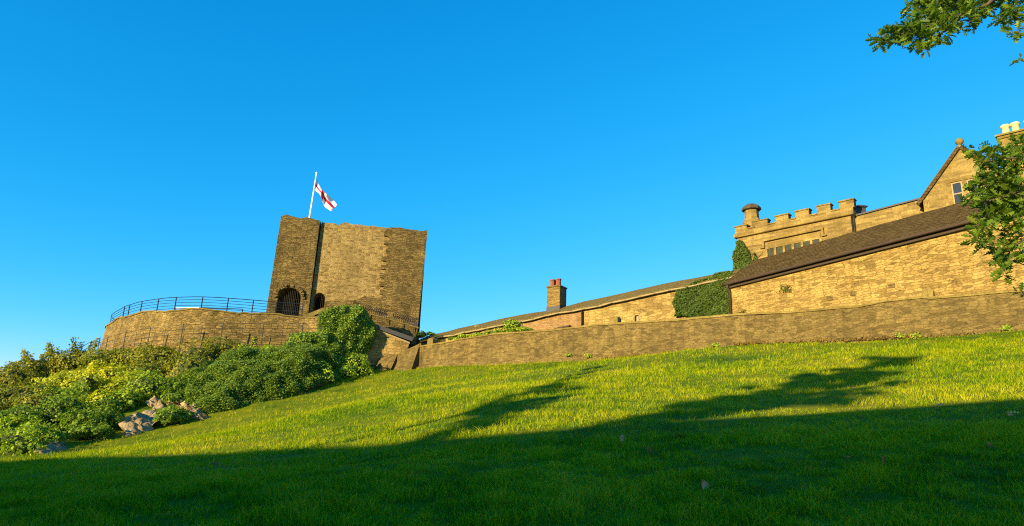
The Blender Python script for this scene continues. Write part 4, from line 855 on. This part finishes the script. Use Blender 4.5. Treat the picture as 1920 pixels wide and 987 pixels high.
# ------------------------------------------------------------------ limestone outcrops
def rock(label, bot, top, high, seed):        # a broken rock face rising out of the bank between two lines
    bw = [ground(*p) for p in bot]; tw = [ground(*p) for p in top]; nu, nv = 70, 46
    gu, gv = np.meshgrid(np.linspace(0, 1, nu), np.linspace(0, 1, nv)); gu, gv = gu.ravel(), gv.ravel()
    p = np.array([lerp_path(bw, u)*(1-v)+lerp_path(tw, u)*v for u, v in zip(gu, gv)])
    d = np.array([-.35, -.8, .5]); d /= np.linalg.norm(d); nz, n2, n3 = sines(seed, 9, 1.8), sines(seed+1, 9, 4.5), sines(seed+2, 12, 12)
    edge_ = np.minimum(np.minimum(gu, 1-gu)*3.2, np.minimum(gv, 1-gv)*3.2); edge_ = np.clip(edge_+.22*n2(p), 0, 1)
    st = nz(p)*.9+n2(p)*.5; st = np.round(st*2.2)/2.2*.7+st*.3
    h = high*(.75+.38*st) + .055*n3(p) + .05*n2(p*1.7)
    q_ = p + d*(h*np.clip(edge_*1.6, 0, 1)**.5 - .35*(1-np.clip(edge_*2, 0, 1)))[:, None] + .06*np.c_[n3(p+3), n3(p+5), n3(p+8)]
    i = (np.arange(nv-1)[:, None]*nu + np.arange(nu-1)[None]).ravel(); o = np_mesh("rock_outcrop", q_, np.c_[i, i+1, i+nu+1, i+nu], M['rock'])
    tag(o, label, "rock", "limestone rocks at the foot of the bank")
rock("large pale limestone outcrop at the foot of the bank", [(222, 828), (258, 818), (285, 808), (306, 800)], [(244, 792), (262, 776), (285, 758), (308, 752)], .32, 1)
rock("pale limestone ledge beside the dark ivy mound", [(338, 776), (356, 784), (376, 790), (394, 784)], [(330, 748), (350, 750), (372, 757), (394, 772)], .28, 2)
rock("cracked limestone block at the top of the outcrop under the shrubs", [(282, 768), (300, 762), (322, 762), (338, 766)], [(284, 750), (304, 742), (324, 740), (342, 748)], .10, 3)
rock("small low rock at the far left of the lawn edge", [(76, 853), (95, 851), (112, 848), (126, 842)], [(84, 842), (96, 832), (108, 826), (124, 830)], .25, 4)

# ------------------------------------------------------------------ oak tree whose branches reach in from the right
def oak_leaves(name, pts, size, mat, parent, seed, dirs=None):
    g = np.random.default_rng(seed); n = len(pts)
    half = np.array([(0, 0), (.05, .12), (.19, .20), (.06, .31), (.30, .43), (.08, .54), (.34, .68), (.09, .76), (.20, .90), (.05, .95), (0, 1.02)])
    out = np.r_[half, (half*[-1, 1])[1:-1][::-1]]; K = len(out)
    N_ = g.normal(size=(n, 3))*.55 + UP*.75; N_ /= np.linalg.norm(N_, axis=1)[:, None]
    T = g.normal(size=(n, 3)) + np.array([0, 0, -.35]) + (0 if dirs is None else dirs*1.6); T -= (T*N_).sum(1)[:, None]*N_; T /= np.linalg.norm(T, axis=1)[:, None]; B = np.cross(N_, T)
    s = size*g.uniform(.6, 1.25, n)
    curl = g.uniform(-.25, .35, n)
    v = pts[:, None] + s[:, None, None]*(B[:, None]*out[None, :, 0, None] + T[:, None]*out[None, :, 1, None] + N_[:, None]*(curl[:, None, None]*(out[:, 1]**2)[None, :, None] + .45*np.abs(out[:, 0])[None, :, None]))
    # split down the midrib: right and left halves as polygons of 11 points
    Rr = list(range(0, 11)); Ll = [0] + list(range(K-1, 10, -1)) + [10]; Ll = Ll[::-1]
    q4 = np.concatenate([np.arange(n)[:, None]*K + np.array(Rr)[None], np.arange(n)[:, None]*K + np.array(Ll)[None]], 1).reshape(-1, 11)
    return np_mesh(name, v.reshape(-1, 3), q4, mat, parent, {'rnd': ('FACE', np.repeat(g.uniform(0, 1, n), 2))}, nper=11)
t = thing("oak_tree", "oak tree at the right edge with lobed leaves hanging into the sky", "tree")
YO = 12.0; base = np.array([16.0, 12.6]); zb = float(zt(*base)[0])
trunk_top = np.array([base[0]-.1, base[1]-.1, zb+4.2])
mb = MB(); mb.tube([(base[0], base[1], zb-.3), (base[0]+.03, base[1], zb+.4), (base[0]-.08, base[1], zb+2.2), trunk_top, (base[0]+.1, base[1], zb+6.5), (base[0], base[1]+.2, zb+8.5)], [.50, .38, .31, .27, .2, .08], 12); mb.build("trunk", M['bark'], t, smooth=True)
clA = [(1655, 74, 18, .0), (1672, 62, 20, .2), (1700, 60, 28, .1), (1722, 74, 24, .0), (1735, 40, 34, .3), (1765, 55, 30, .1), (1780, 25, 34, .4), (1812, 35, 30, .2), (1735, 90, 12, -.1), (1840, 12, 26, .5), (1760, 5, 34, .3), (1715, 12, 24, .6), (1800, -10, 36, .4),
       (1898, 30, 24, .3), (1905, 62, 16, .1), (1876, 34, 12, .2), (1915, 10, 30, .4), (1870, -10, 30, .4), (1914, 112, 9, .3)]
clB = [(1830, 282, 14, .2), (1850, 300, 20, .1), (1872, 290, 24, .4), (1895, 310, 30, .3), (1870, 335, 30, .1), (1845, 352, 26, .2), (1825, 372, 14, .0), (1858, 380, 28, .3), (1890, 365, 34, .2), (1905, 400, 30, .4), (1868, 405, 24, .1), (1912, 280, 30, .5), (1840, 430, 18, .1), (1828, 450, 13, .0), (1855, 455, 15, .2),
       (1905, 440, 24, .3), (1885, 470, 20, .2), (1860, 488, 12, .1), (1900, 486, 16, .2), (1878, 500, 9, .0), (1884, 517, 5, .0), (1915, 552, 7, .1), (1835, 405, 10, .2)]
def limb(pts, r0_, r1_): 
    m_ = MB(); n = len(pts); m_.tube(smooth_path(pts, 5), list(np.linspace(r0_, r1_, (n-1)*5+1)), 8); return m_.build("limb", M['bark'], t, smooth=True)
limb([trunk_top, trunk_top+np.array([-1.3, -.2, .9]), P(1950, -40, YO), P(1850, 10, YO), P(1760, 42, YO), P(1690, 64, YO)], .075, .010)
limb([trunk_top+np.array([0, 0, -1.5]), P(2010, 330, YO+.1), P(1930, 350, YO), P(1875, 372, YO), P(1840, 380, YO)], .09, .01)
limb([P(1985, 380, YO), P(1930, 440, YO), P(1890, 466, YO), P(1850, 462, YO)], .03, .006)
limb([P(1990, 320, YO), P(1930, 300, YO), P(1880, 296, YO), P(1842, 288, YO)], .03, .006)
g = np.random.default_rng(77); pts, dirs, tw = [], [], MB()
for cl in (clA, clB):
    for x, y, r, dy in cl:
        n = int(max(7, r*r*.125)); c = P(x, y, YO+dy-.1); k = YO/1330
        d = g.normal(size=(n, 3)); d /= np.linalg.norm(d, axis=1)[:, None]; rr = g.uniform(.25, 1, n)**.6
        pts.append(c + d*rr[:, None]*r*k*.92*np.array([1, 1.3, .85])); dirs.append(d*np.array([1, 1, .6]))
        for j in range(max(3, n//9)):
            e_ = c + d[j]*r*k*.8; tw.tube([c + np.array([.12, .05, -.02]), (c+e_)/2+g.normal(size=3)*.02, e_], [.008, .006, .003], 4)
pts, dirs = np.concatenate(pts), np.concatenate(dirs)
oak_leaves("foliage", pts, .18, M['leaf_oak'], t, 78, dirs)
tw.build("twigs", M['bark'], t)
# the crown that stays out of the frame
cr, crd = [], []
for i in range(34):
    a = g.uniform(0, 6.28); r = g.uniform(.6, 3.0); c = np.array([base[0]+1.2+r*math.cos(a), base[1]-.5+r*math.sin(a), zb+g.uniform(3.6, 9.2)])
    px = project(c)[0]
    if px < 2180: continue
    d = g.normal(size=(190, 3)); d /= np.linalg.norm(d, axis=1)[:, None]; cr.append(c+d*g.uniform(.3, 1, 190)[:, None]**.5*.75); crd.append(d)
    limb([np.array([base[0], base[1], min(c[2]-.5, zb+7)]), c*.5+np.array([base[0], base[1], c[2]-.2])*.5, c], .05, .01)
oak_leaves("crown", np.concatenate(cr), .18, M['leaf_oak'], t, 79, np.concatenate(crd))

# ------------------------------------------------------------------ unseen casters: houses added and bent to the shade edge, trees behind the camera
edge = [(0, 866), (255, 857), (480, 848), (700, 838), (946, 816), (1157, 800), (1300, 790), (1594, 772), (1920, 749)]
E = np.array([ground(*p) for p in edge]); ZR = 7.6
back = np.array([e[:2] + S2*((ZR-e[2])/TE) for e in E])
print("EDGE", np.round(E, 2).tolist()); print("RIDGE", np.round(back, 2).tolist())
o_ = np.argsort(back[:, 0]); rl = back[o_]
rl = np.r_[[rl[0]+(rl[0]-rl[2])*1.6], rl, [rl[-1]+(rl[-1]-rl[-3])*1.0]]
t = thing("shade_house_row", "long unseen row of stone houses added behind the viewer, curved to fit the lawn shade", "house")
def ribbon(name, prof, mat):      # an outline swept along the ridge line
    mb = MB(); n_ = len(rl)
    for i in range(n_):
        d = rl[min(i+1, n_-1)]-rl[max(i-1, 0)]; d = d/np.linalg.norm(d); q_ = np.array([-d[1], d[0]])
        for a, z in prof: mb.v.append((rl[i][0]+q_[0]*a, rl[i][1]+q_[1]*a, z))
    m = len(prof)
    for i in range(n_-1):
        for k in range(m): mb.f.append((i*m+k, i*m+(k+1) % m, (i+1)*m+(k+1) % m, (i+1)*m+k))
    mb.f.append(tuple(range(m))); mb.f.append(tuple((n_-1)*m+k for k in range(m))[::-1]); return mb.build(name, mat, t)
ribbon("wall", [(-2.4, -7), (2.4, -7), (2.4, ZR-2.2), (-2.4, ZR-2.2)], M['ashlar']); ribbon("roof", [(-2.8, ZR-2.3), (0, ZR), (2.8, ZR-2.3), (0, ZR-2.19)], M['slate'])
def shade_tree(label, shade, Lback, seed, size=.34):       # crown blobs from the patches of shade they throw
    t = thing("tree", label, "tree", group="trees behind the viewer"); g = np.random.default_rng(seed); P_, N_, cs = [], [], []
    for px, py, r in shade:
        e_ = ground(px, py); r = 1.14*r*e_[1]/1329; c = np.array([*(e_[:2]+S2*Lback), e_[2]+TE*Lback]); cs.append(c)
        for k in range(6 if Lback < 34 else 5):
            c2 = c + g.normal(size=3)*r*.62; r2 = r*g.uniform(.30, .50); n = int(800*r2*r2+40)
            d = g.normal(size=(n, 3)); d /= np.linalg.norm(d, axis=1)[:, None]; P_.append(c2+d*(g.uniform(0, 1, n)**.45)[:, None]*r2*np.array([1, 1, .7])); N_.append(d)
    leaves("crown", np.concatenate(P_), np.concatenate(N_), size, M['leaf_mid'], t, seed, 1.0, .8)
    m = np.mean(cs, axis=0); zb = float(zt(m[0], m[1])[0]); mb = MB(); mb.tube([(m[0], m[1], zb-.3), (m[0]+.1, m[1], (zb+m[2])/2), (m[0], m[1], m[2]-.2)], [.4, .3, .12], 9)
    for c in cs: mb.tube([(m[0], m[1], m[2]-1.2), (c+m)/2+np.array([0, 0, -.2]), c], [.1, .06, .02], 5)
    mb.build("trunk", M['bark'], t)
shade_tree("narrow tree behind the viewer throwing the long thin shadow", [(835, 818, 26), (860, 810, 30), (890, 800, 32), (920, 792, 34), (900, 785, 20), (950, 776, 34), (930, 770, 22), (980, 765, 32), (965, 756, 20), (1008, 750, 30), (1030, 738, 28), (1000, 738, 18), (1052, 724, 24), (1072, 712, 20), (1090, 702, 16), (1106, 692, 12)], 34, 91)
shade_tree("broad tree behind the viewer throwing the wide shadow on the right", [(1230, 786, 34), (1270, 778, 40), (1310, 770, 44), (1350, 766, 50), (1400, 760, 52), (1400, 745, 40), (1450, 758, 54), (1440, 736, 42), (1500, 752, 52), (1500, 730, 46), (1480, 718, 34), (1550, 742, 46), (1550, 718, 46), (1530, 704, 32), (1600, 728, 40), (1600, 706, 44), (1590, 692, 26), (1640, 700, 38), (1670, 688, 32), (1695, 676, 24), (1640, 684, 24)], 33, 92)

# ------------------------------------------------------------------ grass blades
def blades(n, ymin, ymax, hgt, wid, seed, power=1.0):
    g = np.random.default_rng(seed); u = g.uniform(0, 1, n)
    Y = (ymin**(2-power) + u*(ymax**(2-power)-ymin**(2-power)))**(1/(2-power)) if power != 2 else ymin*(ymax/ymin)**u
    px = g.uniform(-120, 2040, n); x = (px-947)/1329*Y
    k = (x*0 + 1).astype(bool)
    rel = (np.c_[x, Y]-RW.a)@RW.n; k &= rel > .12
    k &= ~((Y > 24) & (px < 660) & (Y > np.interp(px, [-200, 0, 110, 220, 300, 380, 480, 600, 660], [23, 25.2, 28.2, 30.6, 32.2, 33.8, 36.2, 41.4, 45])))
    x, Y = x[k], Y[k]; n = len(x); z = zt(x, Y); cl = sines(seed+1, 9, 1.4); c2 = sines(seed+2, 9, 6)
    pp = np.c_[x, Y, 0*x]; c3 = sines(seed+3, 9, 16); hm = np.clip(1+.22*cl(pp)+.30*c2(pp)+.30*c3(pp), .25, 2.2)*g.uniform(.45, 1.35, n)
    h = hgt*hm*(1+.012*Y); w = wid*g.uniform(.6, 1.3, n)*(1+.05*Y); a = g.uniform(0, 6.28, n); lean = g.uniform(.15, 1.1, n)*h; la_ = g.uniform(0, 6.28, n)
    b = np.c_[x, Y, z-.005]; ax = np.c_[np.cos(a), np.sin(a), 0*a]*w[:, None]*.5; dl = np.c_[np.cos(la_), np.sin(la_), 0*la_]*lean[:, None]; up = np.c_[0*h, 0*h, h]
    tipw = .12
    v = np.stack([b-ax, b+ax, b+ax*.8+dl*.35+up*.62, b-ax*.8+dl*.35+up*.62, b+ax*tipw+dl+up*.95, b-ax*tipw+dl+up*.95], 1)
    q_ = np.arange(n)[:, None]*6; q4 = np.concatenate([q_+np.array([[0, 1, 2, 3]]), q_+np.array([[3, 2, 4, 5]])], 1).reshape(-1, 4)
    r = np.clip(g.uniform(0, 1, n)*.75 + .25*(hm-.5), 0, 1)
    return v.reshape(-1, 3), q4, np.repeat(r, 2)
vs, qs, rs_, o_ = [], [], [], 0
for args in [(150000, 3.6, 10, .070, .0056, 101, 1.0), (160000, 9, 24, .066, .0058, 102, .9), (110000, 20, 48, .07, .0065, 103, 1.0)]:
    v, q4, r = blades(*args); vs.append(v); qs.append(q4+o_); rs_.append(r); o_ += len(v)
tag(np_mesh("grass", np.concatenate(vs), np.concatenate(qs), M['grass'], None, {'rnd': ('FACE', np.concatenate(rs_))}), "mown green grass covering the sloping lawn", "grass", kind="stuff")

# ------------------------------------------------------------------ fallen leaves
fl = [(1318, 941, .13, 'p', "largest curled brown leaf low in the shaded lawn"), (1369, 800, .10, 'd', "flat dark leaf near the shade's edge in the right half"), (1676, 775, .10, 'd', "brown leaf at the shade's edge left of the pale leaf pair"),
      (1755, 772, .12, 'p', "pale grey leaf of a pair just inside the shade"), (1768, 771, .10, 'p', "smaller pale leaf touching its pale neighbour on the right"), (1863, 763, .10, 'd', "brown leaf on the shade's edge near the right border"),
      (1887, 785, .15, 'g', "golden leaf standing up near the right border"), (1902, 790, .10, 'p', "pale leaf right beside the golden leaf"), (1853, 843, .09, 'p', "pinkish dry leaf below the golden leaf"), (1659, 871, .10, 'd', "dark long leaf lying below the shade's edge on the right"),
      (1586, 876, .06, 'd', "tiny reddish leaf left of the dark long leaf"), (1523, 890, .06, 'd', "tiny orange-brown leaf on the shaded lawn right of the largest leaf"), (1167, 844, .09, 'p', "pale leaf at the left of a row of three in the shade"), (1213, 852, .10, 'd', "thin flat leaf in the middle of a row of three"),
      (1278, 837, .10, 'd', "brown crumpled leaf at the right of a row of three"), (399, 877, .12, 'd', "lone brown leaf in the shade on the left"), (841, 895, .08, 'd', "small grey-brown leaf in the middle of the shaded lawn")]
for k, (px, py, s, c_, lab) in enumerate(fl):
    p = ground(px, py) + np.array([0, 0, .10]); g = np.random.default_rng(200+k); s *= 1.15
    o = oak_leaves("fallen_leaf", np.array([[0, 0, 0.]]), s, {'p': M['dead_leaf_pale'], 'd': M['dead_leaf'], 'g': M['dead_leaf_gold']}[c_], None, 200+k)
    o.location = p; o.rotation_euler = (g.uniform(-.3, .6), g.uniform(-.4, .4), 0); tag(o, lab, "leaf", "fallen leaves on the shaded lawn")
